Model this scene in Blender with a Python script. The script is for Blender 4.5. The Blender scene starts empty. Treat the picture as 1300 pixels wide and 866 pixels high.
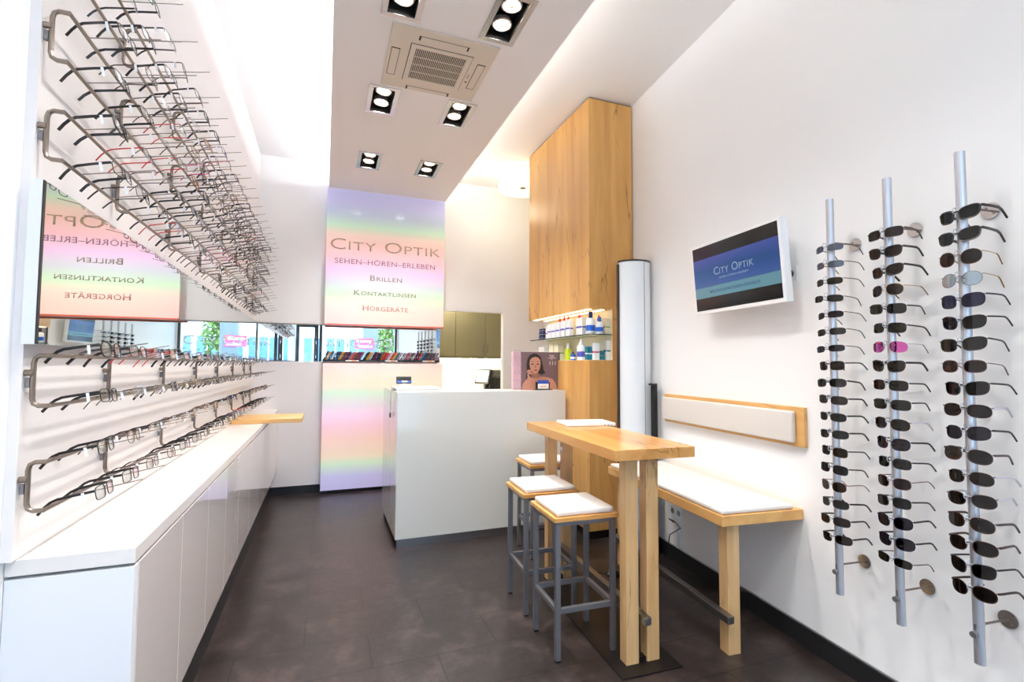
import bpy, bmesh, math, random
from math import sin, cos, pi, radians
from mathutils import Vector, Matrix, Euler
random.seed(7)
SC = bpy.context.scene
COL = SC.collection
A = radians(5.6)                      # the right wall is not parallel to the left one
N2 = (cos(A), -sin(A)); E2 = (sin(A), cos(A))
OFFW = 2.25                           # distance of the right wall from the room origin
def RW(off, s, z=0.0): return (off*N2[0]+s*E2[0], off*N2[1]+s*E2[1], z)
CEIL = 3.935; DROP = 3.61; BACK = 6.27

# ---------------------------------------------------------------- materials
def lin(c):
    f = lambda v: v/12.92 if v <= .04045 else ((v+.055)/1.055)**2.4
    return tuple(f(v/255) for v in c[:3]) + (1.0,)
MATS = {}
def nodes(name):
    m = bpy.data.materials.new(name); m.use_nodes = True
    nt = m.node_tree; b = nt.nodes.get('Principled BSDF'); return m, nt, b
def P(name, rgb, rough=.5, metal=0, coat=0, emit=None, es=0, spec=.5, raw=False):
    if name in MATS: return MATS[name]
    m, nt, b = nodes(name)
    b.inputs['Base Color'].default_value = (tuple(rgb)+(1,)) if raw else lin(rgb)
    b.inputs['Roughness'].default_value = rough; b.inputs['Metallic'].default_value = metal
    b.inputs['Coat Weight'].default_value = coat; b.inputs['Coat Roughness'].default_value = .04
    b.inputs['Specular IOR Level'].default_value = spec
    if emit: b.inputs['Emission Color'].default_value = lin(emit); b.inputs['Emission Strength'].default_value = es
    MATS[name] = m; return m
def N(nt, t, **kw):
    n = nt.nodes.new(t)
    for k, v in kw.items():
        if k in n.inputs: n.inputs[k].default_value = v
        else: setattr(n, k, v)
    return n
def ramp(nt, stops):
    r = nt.nodes.new('ShaderNodeValToRGB'); e = r.color_ramp.elements
    while len(e) < len(stops): e.new(.5)
    for i, (p, c) in enumerate(stops): e[i].position = p; e[i].color = c
    return r
def wood(name, axis, light=(226,178,110), dark=(190,132,66), vein=(120,78,36), rough=.38, vs=1.0):
    m, nt, b = nodes(name); L = nt.links.new
    tc = N(nt, 'ShaderNodeTexCoord'); mp = N(nt, 'ShaderNodeMapping')
    s = [9*vs]*3; s[axis] = .7*vs; mp.inputs['Scale'].default_value = s
    L(tc.outputs['Object'], mp.inputs['Vector'])
    n1 = N(nt, 'ShaderNodeTexNoise', Scale=1.0, Detail=5.0, Roughness=.6, Distortion=.4); L(mp.outputs[0], n1.inputs['Vector'])
    r1 = ramp(nt, [(.3, lin(dark)), (.68, lin(light))]); L(n1.outputs['Fac'], r1.inputs[0])
    mp2 = N(nt, 'ShaderNodeMapping'); s2 = [3.2*vs]*3; s2[axis] = .55*vs; mp2.inputs['Scale'].default_value = s2
    L(tc.outputs['Object'], mp2.inputs['Vector'])
    n2 = N(nt, 'ShaderNodeTexNoise', Scale=1.3, Detail=3.0, Roughness=.5, Distortion=1.2); L(mp2.outputs[0], n2.inputs['Vector'])
    r2 = ramp(nt, [(.0, (0,0,0,1)), (.487, (0,0,0,1)), (.5, (1,1,1,1)), (.513, (0,0,0,1)), (1, (0,0,0,1))]); L(n2.outputs['Fac'], r2.inputs[0])
    n3 = N(nt, 'ShaderNodeTexNoise', Scale=2.5, Detail=1.0); L(tc.outputs['Object'], n3.inputs['Vector'])
    r3 = ramp(nt, [(.47, (0,0,0,1)), (.62, (.75,.75,.75,1))]); L(n3.outputs['Fac'], r3.inputs[0])
    mul = N(nt, 'ShaderNodeMath', operation='MULTIPLY'); L(r2.outputs[0], mul.inputs[0]); L(r3.outputs[0], mul.inputs[1])
    mx = N(nt, 'ShaderNodeMix', data_type='RGBA'); L(mul.outputs[0], mx.inputs['Factor']); L(r1.outputs[0], mx.inputs['A']); mx.inputs['B'].default_value = lin(vein)
    L(mx.outputs['Result'], b.inputs['Base Color']); b.inputs['Roughness'].default_value = rough
    return m
WOODX, WOODY, WOODZ = wood('beech_x', 0), wood('beech_y', 1), wood('beech_z', 2)
POSTW = wood('beech_post', 2, (216,178,128), (196,152,98), (110,74,36), vs=1.8)
TOPW = wood('beech_top', 1, (214,160,94), (186,128,66), (120,76,36), .22)
TOPEND = wood('beech_end', 0, (222,184,128), (200,156,98), (110,74,36), .35, 1.6)
COLW = wood('beech_column', 2, (218,170,100), (190,138,72), (116,74,34), .42, .8)
def floor_mat():
    m, nt, b = nodes('floor_tiles'); L = nt.links.new
    tc = N(nt, 'ShaderNodeTexCoord'); mp = N(nt, 'ShaderNodeMapping'); mp.inputs['Location'].default_value = (.07, -.055, 0)
    L(tc.outputs['Object'], mp.inputs['Vector'])
    br = N(nt, 'ShaderNodeTexBrick', offset=.5, offset_frequency=2); L(mp.outputs[0], br.inputs['Vector'])
    for k, v in {'Scale':1.0,'Mortar Size':.0034,'Mortar Smooth':.2,'Bias':0,'Brick Width':.652,'Row Height':.3175}.items(): br.inputs[k].default_value = v
    br.inputs['Color1'].default_value = lin((50,41,39)); br.inputs['Color2'].default_value = lin((43,36,34)); br.inputs['Mortar'].default_value = lin((14,11,10))
    n1 = N(nt, 'ShaderNodeTexNoise', Scale=5.0, Detail=9.0, Roughness=.72, Distortion=.3); L(tc.outputs['Object'], n1.inputs['Vector'])
    r1 = ramp(nt, [(.3, (.66,.66,.66,1)), (.5, (.9,.9,.9,1)), (.64, (2.0,1.93,1.88,1))]); L(n1.outputs['Fac'], r1.inputs[0])
    n2 = N(nt, 'ShaderNodeTexNoise', Scale=26.0, Detail=6.0, Roughness=.7); L(tc.outputs['Object'], n2.inputs['Vector'])
    r2 = ramp(nt, [(.35, (.72,.72,.72,1)), (.7, (1.35,1.35,1.35,1))]); L(n2.outputs['Fac'], r2.inputs[0])
    m1 = N(nt, 'ShaderNodeMix', data_type='RGBA', blend_type='MULTIPLY'); m1.inputs['Factor'].default_value = 1
    L(br.outputs['Color'], m1.inputs['A']); L(r1.outputs[0], m1.inputs['B'])
    m2 = N(nt, 'ShaderNodeMix', data_type='RGBA', blend_type='MULTIPLY'); m2.inputs['Factor'].default_value = 1
    L(m1.outputs['Result'], m2.inputs['A']); L(r2.outputs[0], m2.inputs['B']); L(m2.outputs['Result'], b.inputs['Base Color'])
    rr = ramp(nt, [(.3, (.3,.3,.3,1)), (.7, (.36,.36,.36,1))]); L(n1.outputs['Fac'], rr.inputs[0]); L(rr.outputs[0], b.inputs['Roughness'])
    bp = N(nt, 'ShaderNodeBump', Strength=.12, Distance=.004); L(n2.outputs['Fac'], bp.inputs['Height']); L(bp.outputs[0], b.inputs['Normal'])
    return m
def plaster(name, rgb, rough=.75):
    m, nt, b = nodes(name); L = nt.links.new
    tc = N(nt, 'ShaderNodeTexCoord'); n1 = N(nt, 'ShaderNodeTexNoise', Scale=60.0, Detail=4.0); L(tc.outputs['Object'], n1.inputs['Vector'])
    bp = N(nt, 'ShaderNodeBump', Strength=.04, Distance=.003); L(n1.outputs['Fac'], bp.inputs['Height']); L(bp.outputs[0], b.inputs['Normal'])
    b.inputs['Base Color'].default_value = lin(rgb); b.inputs['Roughness'].default_value = rough
    return m
def glassy(name, tint=(1,1,1), refl=.06, rough=0.0, gloss=(1,1,1), graz=.45):
    m = bpy.data.materials.new(name); m.use_nodes = True; nt = m.node_tree; nt.nodes.clear(); L = nt.links.new
    o = N(nt, 'ShaderNodeOutputMaterial'); t = N(nt, 'ShaderNodeBsdfTransparent'); g = N(nt, 'ShaderNodeBsdfGlossy')
    t.inputs['Color'].default_value = tuple(tint)+(1,); g.inputs['Roughness'].default_value = rough; g.inputs['Color'].default_value = tuple(gloss)+(1,)
    lw = N(nt, 'ShaderNodeLayerWeight', Blend=.35); mr = N(nt, 'ShaderNodeMapRange'); L(lw.outputs['Fresnel'], mr.inputs['Value'])
    mr.inputs['From Min'].default_value = 0; mr.inputs['From Max'].default_value = 1; mr.inputs['To Min'].default_value = refl; mr.inputs['To Max'].default_value = min(1, refl+graz)
    mx = N(nt, 'ShaderNodeMixShader'); L(mr.outputs[0], mx.inputs[0]); L(t.outputs[0], mx.inputs[1]); L(g.outputs[0], mx.inputs[2]); L(mx.outputs[0], o.inputs['Surface'])
    return m
def rainbow(name, z0, z1, stops, coat=.6, es=0.0):
    m, nt, b = nodes(name); L = nt.links.new
    tc = N(nt, 'ShaderNodeTexCoord'); sx = N(nt, 'ShaderNodeSeparateXYZ'); L(tc.outputs['Object'], sx.inputs[0])
    mr = N(nt, 'ShaderNodeMapRange'); L(sx.outputs['Z'], mr.inputs['Value']); mr.inputs['From Min'].default_value = z0; mr.inputs['From Max'].default_value = z1
    r = ramp(nt, [(p, lin(tuple(v+(255-v)*.08 for v in c))) for p, c in stops]); L(mr.outputs[0], r.inputs[0]); L(r.outputs[0], b.inputs['Base Color'])
    b.inputs['Roughness'].default_value = .18; b.inputs['Coat Weight'].default_value = coat; b.inputs['Coat Roughness'].default_value = .03
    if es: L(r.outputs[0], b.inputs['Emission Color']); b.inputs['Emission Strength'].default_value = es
    return m
def emis(name, rgb, s): return P(name, (20,20,20), .5, emit=rgb, es=s)

WHITE = plaster('white_wall_paint', (240,239,238)); CEILW = plaster('white_ceiling_paint', (240,239,238)); DROPW = plaster('ceiling_board_paint', (238,232,229))
BOARD = P('white_laminate', (232,226,223), .32)
LACQ = P('white_lacquer', (222,214,210), .22, coat=1.0); LACT = P('white_worktop', (224,218,213), .3, coat=.3); LACE = P('white_side_panel', (226,226,228), .4)
GREYL = P('grey_lacquer', (214,214,208), .2, coat=.8)
BLACK = P('black_plastic', (14,14,15), .3); BLACKM = P('black_matt', (12,12,12), .7); BASEB = P('black_baseboard', (26,26,28), .45)
STEEL = P('brushed_steel', (150,148,148), .35, 1.0); STEELD = P('dark_steel', (128,127,131), .42, .7); NICK = P('nickel_tube', (140,128,118), .3, 1.0); CHROME = P('chrome', (205,205,205), .12, 1.0)
ALU = P('satin_aluminium', (196,198,204), .38, .85); PLATE = P('black_steel_plate', (30,26,25), .35, .4)
LEATH = P('white_leather', (216,209,201), .5); PLW = P('white_plastic', (238,238,238), .35); PLG = P('grey_plastic', (120,120,118), .5)
MIRROR = P('mirror_silver', (232,236,234), .0, 1.0); PANE = glassy('window_glass', (.97,.985,.98), .04); SHELFG = glassy('green_shelf_glass', (.86,.95,.9), .08)
SHEDGE = P('green_glass_edge', (30,62,52), .1)
DARKF = P('grey_window_frame', (70,72,74), .45)
STOPS = [(0,(250,200,188)),(.07,(250,206,192)),(.14,(248,214,198)),(.22,(204,234,198)),(.3,(206,212,220)),(.4,(232,194,232)),(.5,(250,194,204)),(.6,(250,204,196)),(.66,(248,218,204)),(.73,(204,238,210)),(.82,(192,208,230)),(.92,(200,202,246)),(1,(200,202,248))]
STOPL = [(0,(198,192,240)),(.1,(200,198,242)),(.2,(214,240,212)),(.28,(252,226,200)),(.4,(254,212,200)),(.5,(252,206,220)),(.58,(250,212,236)),(.66,(230,216,226)),(.76,(214,236,212)),(.86,(250,226,202)),(1,(254,210,200))]
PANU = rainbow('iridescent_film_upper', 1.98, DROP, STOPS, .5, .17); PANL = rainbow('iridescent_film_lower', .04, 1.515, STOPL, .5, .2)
REDGE = P('red_acrylic_edge', (226,108,86), .2)
SIGNB = P('brown_lettering', (196,170,146), .6); SIGNG = P('grey_lettering', (150,142,126), .4); SIGNP = P('pink_lettering', (196,140,136), .4); SIGNM = P('mauve_lettering', (172,132,158), .4)

# ---------------------------------------------------------------- geometry
class G:
    def __init__(s): s.v = []; s.f = []; s.m = []; s.mats = []
    def mi(s, m):
        if m not in s.mats: s.mats.append(m)
        return s.mats.index(m)
    def add(s, vs, fs, m, M=None):
        k = len(s.v); i = s.mi(m)
        s.v += [tuple(M @ Vector(v)) for v in vs] if M else [tuple(v) for v in vs]
        s.f += [tuple(a+k for a in f) for f in fs]; s.m += [i]*len(fs); return s
    def box(s, a, b, m, M=None):
        x0,y0,z0 = [min(p,q) for p,q in zip(a,b)]; x1,y1,z1 = [max(p,q) for p,q in zip(a,b)]
        return s.add([(x0,y0,z0),(x1,y0,z0),(x1,y1,z0),(x0,y1,z0),(x0,y0,z1),(x1,y0,z1),(x1,y1,z1),(x0,y1,z1)],
                     [(0,3,2,1),(4,5,6,7),(0,1,5,4),(1,2,6,5),(2,3,7,6),(3,0,4,7)], m, M)
    def tube(s, pts, r, m, n=8, closed=False, M=None, r2=None, up=None):
        pts = [Vector(p) for p in pts]; L = len(pts); vs = []
        rr = r if isinstance(r, (list, tuple)) else [r]*L
        ref = Vector(up) if up else None; prev = None
        for i, p in enumerate(pts):
            t = (pts[(i+1) % L]-pts[i-1]) if closed else (pts[min(i+1, L-1)]-pts[max(i-1, 0)])
            t.normalize()
            a = ref if ref else (prev if prev else (Vector((0,0,1)) if abs(t.z) < .9 else Vector((1,0,0))))
            u = a - t*a.dot(t)
            if u.length < 1e-6: u = Vector((1,0,0)) - t*t.x
            u.normalize(); prev = u; w = t.cross(u)
            q = r2 if r2 else rr[i]
            for k in range(n):
                th = 2*pi*k/n+pi/n; vs.append(p+u*(q*cos(th))+w*(rr[i]*sin(th)))
        fs = []
        for i in range(L if closed else L-1):
            j = (i+1) % L
            for k in range(n): fs.append((i*n+k, i*n+(k+1) % n, j*n+(k+1) % n, j*n+k))
        if not closed: fs += [tuple(reversed(range(n))), tuple(range((L-1)*n, L*n))]
        return s.add(vs, fs, m, M)
    def lathe(s, prof, m, n=24, M=None):
        vs = []; fs = []
        for r, z in prof:
            for k in range(n): th = 2*pi*k/n; vs.append((r*cos(th), r*sin(th), z))
        L = len(prof)
        for i in range(L-1):
            for k in range(n): fs.append((i*n+k, i*n+(k+1) % n, (i+1)*n+(k+1) % n, (i+1)*n+k))
        fs += [tuple(reversed(range(n))), tuple(range((L-1)*n, L*n))]
        return s.add(vs, fs, m, M)
    def prism(s, poly, y0, y1, m, M=None):            # outline in x-z, extruded along y
        n = len(poly); vs = [(x, y0, z) for x, z in poly]+[(x, y1, z) for x, z in poly]
        fs = [tuple(range(n)), tuple(reversed(range(n, 2*n)))]+[(i, i+n, (i+1) % n+n, (i+1) % n) for i in range(n)]
        return s.add(vs, fs, m, M)
    def mesh(s, name, bevel=0, seg=2, smooth=True):
        me = bpy.data.meshes.new(name); me.from_pydata(s.v, [], s.f)
        for m in s.mats: me.materials.append(m)
        me.polygons.foreach_set('material_index', s.m)
        bm = bmesh.new(); bm.from_mesh(me); bmesh.ops.recalc_face_normals(bm, faces=bm.faces)
        if bevel:
            es = [e for e in bm.edges if len(e.link_faces) == 2 and e.calc_face_angle(0) > .6]
            bmesh.ops.bevel(bm, geom=es, offset=bevel, segments=seg, affect='EDGES', profile=.5)
        if smooth and not (bevel and seg < 3):
            for f in bm.faces: f.smooth = True
            for e in bm.edges:
                if len(e.link_faces) == 2 and e.calc_face_angle(0) > .6: e.smooth = False
        bm.to_mesh(me); bm.free(); return me
def link(name, data, parent=None, loc=(0,0,0), rot=(0,0,0)):
    o = bpy.data.objects.new(name, data); COL.objects.link(o); o.location = loc; o.rotation_euler = rot
    if parent: o.parent = parent
    return o
def obj(name, g, parent=None, bevel=0, loc=(0,0,0), rot=(0,0,0), seg=2, smooth=True): return link(name, g.mesh(name, bevel, seg, smooth), parent, loc, rot)
def tag(o, label, cat, group=None):
    o['label'] = label; o['category'] = cat
    if group: o['group'] = group
    return o
def thing(name, label, cat, loc=(0,0,0), rz=0, group=None): return tag(link(name, None, None, loc, (0,0,rz)), label, cat, group)
def struct(name, g, bevel=0, loc=(0,0,0), rot=(0,0,0), parent=None):
    o = obj(name, g, parent, bevel, loc, rot)
    if not parent: o['kind'] = 'structure'
    return o
def glyphs(txt, bold):
    cu = bpy.data.curves.new('lettering', 'FONT'); cu.body = txt; cu.size = 1; cu.space_character = 1.08; cu.offset = bold; cu.resolution_u = 3
    t = bpy.data.objects.new('lettering_tmp', cu); COL.objects.link(t); bpy.context.view_layer.update()
    me = bpy.data.meshes.new_from_object(t.evaluated_get(bpy.context.evaluated_depsgraph_get())); bpy.data.objects.remove(t); return me
def text_mesh(txt, w, h, m, ext=.0015, caps=True, bold=0.0):
    """raised lettering; small capitals after each initial, fitted to w x h"""
    bm = bmesh.new(); x = 0
    for wd in txt.split():
        for part, sc in (((wd[0], 1), (wd[1:].upper(), .77)) if caps and not wd.isupper() else ((wd, 1),)):
            me = glyphs(part, bold); x0 = min(v.co.x for v in me.vertices); x1 = max(v.co.x for v in me.vertices)
            for v in me.vertices: v.co = Vector(((v.co.x-x0)*sc+x, v.co.y*sc, 0))
            bm.from_mesh(me); bpy.data.meshes.remove(me); x += (x1-x0)*sc+.12
        x += .26
    X = [v.co.x for v in bm.verts]; a, b = min(X), max(X); c, d = 0, max(v.co.y for v in bm.verts if True)
    umlaut = any(ch in txt for ch in 'ÖÄöä'); d = .729 if not caps or txt.isupper() else min(d, .745)
    for v in bm.verts: v.co = Vector(((v.co.x-(a+b)/2)*w/(b-a), 0, (v.co.y-d/2)*h/d))
    bmesh.ops.remove_doubles(bm, verts=bm.verts, dist=1e-6)
    r = bmesh.ops.extrude_face_region(bm, geom=bm.faces[:]); bmesh.ops.translate(bm, verts=[e for e in r['geom'] if isinstance(e, bmesh.types.BMVert)], vec=(0,-ext,0))
    bmesh.ops.recalc_face_normals(bm, faces=bm.faces)
    me = bpy.data.meshes.new('lettering'); bm.to_mesh(me); bm.free(); me.materials.append(m)
    for p in me.polygons: p.material_index = 0
    return me
ORD = ['','first','second','third','fourth','fifth','sixth','seventh','eighth','ninth','tenth','eleventh','twelfth','thirteenth','fourteenth','fifteenth','sixteenth','seventeenth','eighteenth','nineteenth','twentieth']
RZR = -A                              # heading of things that stand square to the right wall

# ================================================================ THE SETTING
YF = -2.2
struct('floor', G().box((-1.2,YF-.1,-.06),(3.4,7.6,0), floor_mat()))
def wr(y): return (OFFW+sin(A)*y)/cos(A)            # right wall x at depth y
struct('ceiling', G().add([(-.9,YF-.1,CEIL),(2.9,YF-.1,CEIL),(2.9,7.6,CEIL),(-.9,7.6,CEIL),(-.9,YF-.1,CEIL+.1),(2.9,YF-.1,CEIL+.1),(2.9,7.6,CEIL+.1),(-.9,7.6,CEIL+.1)],
       [(0,3,2,1),(4,5,6,7),(0,1,5,4),(1,2,6,5),(2,3,7,6),(3,0,4,7)], CEILW))
struct('wall_left', G().box((-.9,YF,0),(-.775,BACK+.2,CEIL), WHITE))
struct('wall_left.001', G().box((-.7745,1.685,.981),(-.75,BACK-.001,CEIL-.001), BOARD))
struct('wall_right', G().box((OFFW,YF-.35,0),(OFFW+.12,7.7,CEIL), WHITE), rot=(0,0,RZR))
struct('baseboard_right', G().box((OFFW-.014,YF-.3,0),(OFFW-.0005,3.85,.105), BASEB).box((OFFW-.006,YF-.3,.105),(OFFW-.0005,3.85,.112), ALU), rot=(0,0,RZR))
# back wall: lower leaf with a ledge, upper leaf, solid core behind the mirror band, part right of the passage
struct('wall_back', G().box((-.774,BACK,.1),(1.40,BACK+.115,1.535), P('back_leaf_paint',(232,228,228),.45)))
struct('wall_back.001', G().box((-.774,BACK,1.98),(1.41,BACK+.115,CEIL), WHITE))
struct('wall_back.002', G().box((-.775,BACK+.116,0),(1.41,BACK+.2,CEIL), WHITE))
struct('wall_back.003', G().box((1.41,6.3,2.215),(2.265,6.4,CEIL), WHITE).box((2.265,6.3,0),(2.95,6.4,CEIL), WHITE))
struct('baseboard_back', G().box((-.55,BACK+.02,0),(1.40,BACK+.1,.1), BASEB))
# kitchen behind the passage
KW = plaster('kitchen_paint', (244,242,236))
for q in (((.4,7.37,0),(2.95,7.45,CEIL)),((.4,6.475,0),(.48,7.369,CEIL)),((2.87,6.401,0),(2.95,7.369,CEIL))): struct('wall_kitchen', G().box(q[0],q[1],KW))
struct('ceiling_kitchen', G().box((.48,6.475,2.62),(2.87,7.37,2.7), KW))
# dropped ceiling board with cut-outs for six lamp pairs (and the rows towards the street)
ROWS = [(2.52,2.955),(3.742,4.177),(4.983,5.42),(1.29,1.725),(.055,.49),(-1.18,-.745)]
CX = [(.265,.50),(.877,1.112)]
g = G(); ys = sorted([YF+.15, 6.165]+[v for a, b in ROWS for v in (a+.03, b-.03)])
for i in range(len(ys)-1):
    cut = any(abs(ys[i]-a-.03) < 1e-6 for a, b in ROWS)
    xs = [(0,CX[0][0]+.03),(CX[0][1]-.03,CX[1][0]+.03),(CX[1][1]-.03,1.41)] if cut else [(0,1.41)]
    for x0, x1 in xs: g.box((x0,ys[i],DROP),(x1,ys[i+1],DROP+.07), DROPW)
struct('ceiling_board', g)
# shop front with glass (behind the camera, seen in the mirrors)
struct('wall_front', G().box((-.9,YF-.12,3.45),(2.3,YF,CEIL), WHITE).box((2.0,YF-.12,0),(2.2,YF,3.45), WHITE))
w = struct('window_1', G().box((-.16,YF-.09,0),(2.0,YF-.03,.12), DARKF).box((-.16,YF-.09,3.38),(2.0,YF-.03,3.45), DARKF).box((-.16,YF-.09,.12),(-.08,YF-.03,3.38), DARKF).box((1.94,YF-.09,.12),(2.0,YF-.03,3.38), DARKF))
obj('pane', G().box((-.08,YF-.065,.12),(1.94,YF-.055,3.38), PANE), w)
d = struct('door_1', G().box((-.77,YF-.09,0),(-.2,YF-.03,.16), DARKF).box((-.77,YF-.09,3.34),(-.2,YF-.03,3.45), DARKF).box((-.77,YF-.09,.16),(-.68,YF-.03,3.34), DARKF).box((-.29,YF-.09,.16),(-.18,YF-.03,3.34), DARKF).box((-.68,YF-.09,2.55),(-.29,YF-.03,2.62), DARKF))
obj('pane', G().box((-.68,YF-.065,.16),(-.29,YF-.055,3.34), PANE), d)
for z in (1.72, 2.12): obj('hinge', G().tube([(-.235,YF-.02,z-.05),(-.235,YF-.02,z+.05)], .014, CHROME, 10), d)
obj('handle', G().tube([(-.64,YF-.03,1.0),(-.64,YF+.03,1.02),(-.64,YF+.03,1.38),(-.64,YF-.03,1.4)], .011, CHROME, 8), d)
lt = link('window_lettering', text_mesh('City Optik', 1.9, .24, P('white_vinyl',(240,244,246),.5), .001, bold=.012), None, (.93,YF-.05,2.14), (0,0,pi))
tag(lt, 'white vinyl shop lettering stuck on the street window', 'lettering')

# ================================================================ LEFT SIDE
# sideboard
XF = -.488
sb = thing('sideboard', 'long low white high gloss sideboard along the left wall', 'sideboard', (-.63,1.705,0))
def L_(x, y, z): return (x+.63, y-1.705, z)
obj('carcass', G().box(L_(-.7735,1.715,.272),L_(-.509,BACK-.004,.925), LACE), sb)
obj('worktop', G().box(L_(-.7735,1.705,.937),L_(XF,BACK-.003,.98), LACT), sb, .002)
obj('end_panel', G().box(L_(-.7735,1.706,.272),L_(XF-.001,1.738,.928), LACE), sb, .0015)
dy = [1.741, 2.214, 2.667, 3.112, 3.556, 4.037, 4.527, 4.98, 5.43, 5.86, BACK-.006]
for i in range(10): obj('door', G().box(L_(-.507,dy[i]+.0015,.274),L_(XF,dy[i+1]-.0015,.928), LACQ), sb, .0012)
obj('shadow_gap', G().box(L_(-.77,1.72,.925),L_(-.51,BACK-.01,.937), PLG), sb)
obj('plinth', G().box(L_(-.77,1.76,0),L_(-.547,BACK-.004,.272), BASEB), sb)
o = obj('wooden_board', G().box((-.28,-.25,0),(.285,.25,.036), wood('beech_board',0,(232,188,124),(206,156,92),(150,100,52))), None, .002, (-.465,5.08,.9815))
tag(o, 'pale beech board lying across the white sideboard and jutting into the room', 'board')
# long wall mirror, its glass a hair out of parallel with the wall
m = thing('wall_mirror', 'long frameless mirror strip on the left wall between the glasses rails', 'mirror', (-.75,1.668,1.55))
gm = G(); x0, x1, L0 = .0292, .0052, BACK-1.668-.002
gm.add([(.0008,0,0),(x0,0,0),(x1,L0,0),(.0008,L0,0),(.0008,0,.445),(x0,0,.445),(x1,L0,.445),(.0008,L0,.445)],[(0,3,2,1),(4,5,6,7),(0,1,5,4),(1,2,6,5),(2,3,7,6),(3,0,4,7)], P('mirror_side',(224,226,232),.4))
obj('backing', gm, m)
gm = G().add([(x0+.0004,.012,.001),(x1+.0004,L0,.001),(x1+.0004,L0,.444),(x0+.0004,.012,.444),(x0+.003,.012,.001),(x1+.003,L0,.001),(x1+.003,L0,.444),(x0+.003,.012,.444)],[(0,1,2,3),(4,7,6,5),(0,4,5,1),(1,5,6,2),(2,6,7,3),(3,7,4,0)], MIRROR)
obj('mirror_glass', gm, m, smooth=False)
obj('edge_strip', G().box((x0+.0002,0,.001),(x0+.003,.0115,.444), BLACK), m)
# mirror between the two leaves of the back wall
m = tag(obj('wall_mirror', G().box((-.742,BACK+.1,1.5355),(1.405,BACK+.1145,1.9795), MIRROR), smooth=False), 'recessed mirror strip in the back wall above the ledge', 'mirror')

# ---- spectacle frames
def outline(st, n=26):
    w, h, p = st['w'], st['h'], st.get('p', 3); pts = []
    for i in range(n):
        t = 2*pi*i/n; c, s = cos(t), sin(t)
        x = w/2*(abs(c)**(2/p))*(1 if c >= 0 else -1); z = h/2*(abs(s)**(2/p))*(1 if s >= 0 else -1)
        x *= 1+st.get('trap', 0)*(z/h); z += st.get('lift', 0)*h*(x/w); pts.append((x, z))
    return pts
CLEAR = glassy('clear_lens', (.965,.97,.97), .05)
def specs(st):
    """meshes of one frame: origin on the nose bridge, x across, y back to the ears, z up"""
    k = st.get('k', 1.2); w, gap = st['w'], st.get('gap', .018); cx = gap/2+w/2; zc = -st['h']*.12
    bend = lambda x, z: (x, k*x*x, z)
    fr = G(); lens = []; temples = []; rm = st['rim']; tm = st['temple']
    hw = cx+w/2+st.get('end', .004); zt = zc+st['h']*st.get('th', .28)
    for sd in (-1, 1):
        o = [(sd*(cx+x), z+zc) for x, z in outline(st)]
        if st['type'] == 'full': fr.tube([bend(*p) for p in o], st['r'], rm, 6, True, r2=st.get('r2'), up=(0,1,0) if st.get('r2') else None)
        elif st['type'] == 'half':
            n = len(o); fr.tube([bend(*o[i]) for i in range(0, n//2+1)], st['r'], rm, 6)
            fr.tube([bend(*o[i % n]) for i in range(n//2, n+1)], .0004, CLEARE, 5)
        lg = G(); n = len(o); q = .985
        ob = [(sd*cx+(x-sd*cx)*q, zc+(z-zc)*q) for x, z in o]
        vs = []; fs = []
        for dyy in (-.0007, .0007):
            for ring in (1.0, .55):
                for x, z in ob:
                    X, Z = sd*cx+(x-sd*cx)*ring, zc+(z-zc)*ring; vs.append((X, k*X*X+dyy, Z))
            X = sd*cx; vs.append((X, k*X*X+dyy, zc))
        S = 2*n+1
        for sidx in (0, 1):
            b = sidx*S
            for i in range(n):
                j = (i+1) % n; fs.append((b+i, b+j, b+n+j, b+n+i)); fs.append((b+n+i, b+n+j, b+2*n))
        for i in range(n): fs.append((i, (i+1) % n, S+(i+1) % n, S+i))
        lg.add(vs, fs, st['lens']); lens.append(lg)
        tg = G(); L = st.get('tl', .138); th = st.get('tz', .0016)*1.25; tx = st.get('tx', .0016); y0 = k*hw*hw
        tg.tube([(sd*hw, y0-.001, zt), (sd*(hw+.001), y0+.012, zt), (sd*(hw-.001), y0+.05, zt), (sd*(hw-.003), y0+L*.62, zt-.001), (sd*(hw-.005), y0+L*.74, zt-.006),
                 (sd*(hw-.008), y0+L*.86, zt-.017), (sd*(hw-.01), y0+L*.985, zt-.033)], [tx]*3+[tx*1.45]*4, tm, 6, r2=th, up=(0,0,1))
        if 'tip' in st:
            tg.tube([(sd*(hw-.003), y0+L*.64, zt-.0012), (sd*(hw-.005), y0+L*.74, zt-.006), (sd*(hw-.008), y0+L*.86, zt-.017), (sd*(hw-.01), y0+L, zt-.034)], .0016, st['tip'], 6, r2=.0026, up=(0,0,1))
        temples.append(tg)
        fr.tube([bend(sd*(cx+w/2-.001), zt), (sd*hw, y0-.0005, zt)], max(st['r'], .0011), rm, 6)
    bz = zc+st['h']*.16
    fr.tube([bend(-gap/2-.001, bz), (-gap*.25, -.001, bz+.0035), (gap*.25, -.001, bz+.0035), bend(gap/2+.001, bz)], max(st['r'], .001), rm, 6)
    if st['type'] != 'full' or st['r'] < .0013:
        for sd in (-1, 1): fr.tube([(sd*gap*.42, .0005, bz-.004), (sd*gap*.34, .008, bz-.009), (sd*gap*.34, .008, bz-.015)], .0008, CLEARE, 5)
    return fr, lens, temples, (hw, k*hw*hw, zt)
CLEARE = P('clear_plastic', (205,205,205), .2)
def merged(gs):
    r = G()
    for q in gs:
        for f, mi in zip(q.f, q.m): pass
        k = len(r.v); r.v += q.v; r.f += [tuple(a+k for a in f) for f in q.f]; mp = [r.mi(x) for x in q.mats]; r.m += [mp[i] for i in q.m]
    return r
def C(n, rgb, r=.3, me=0): return P(n, rgb, r, me)
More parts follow.
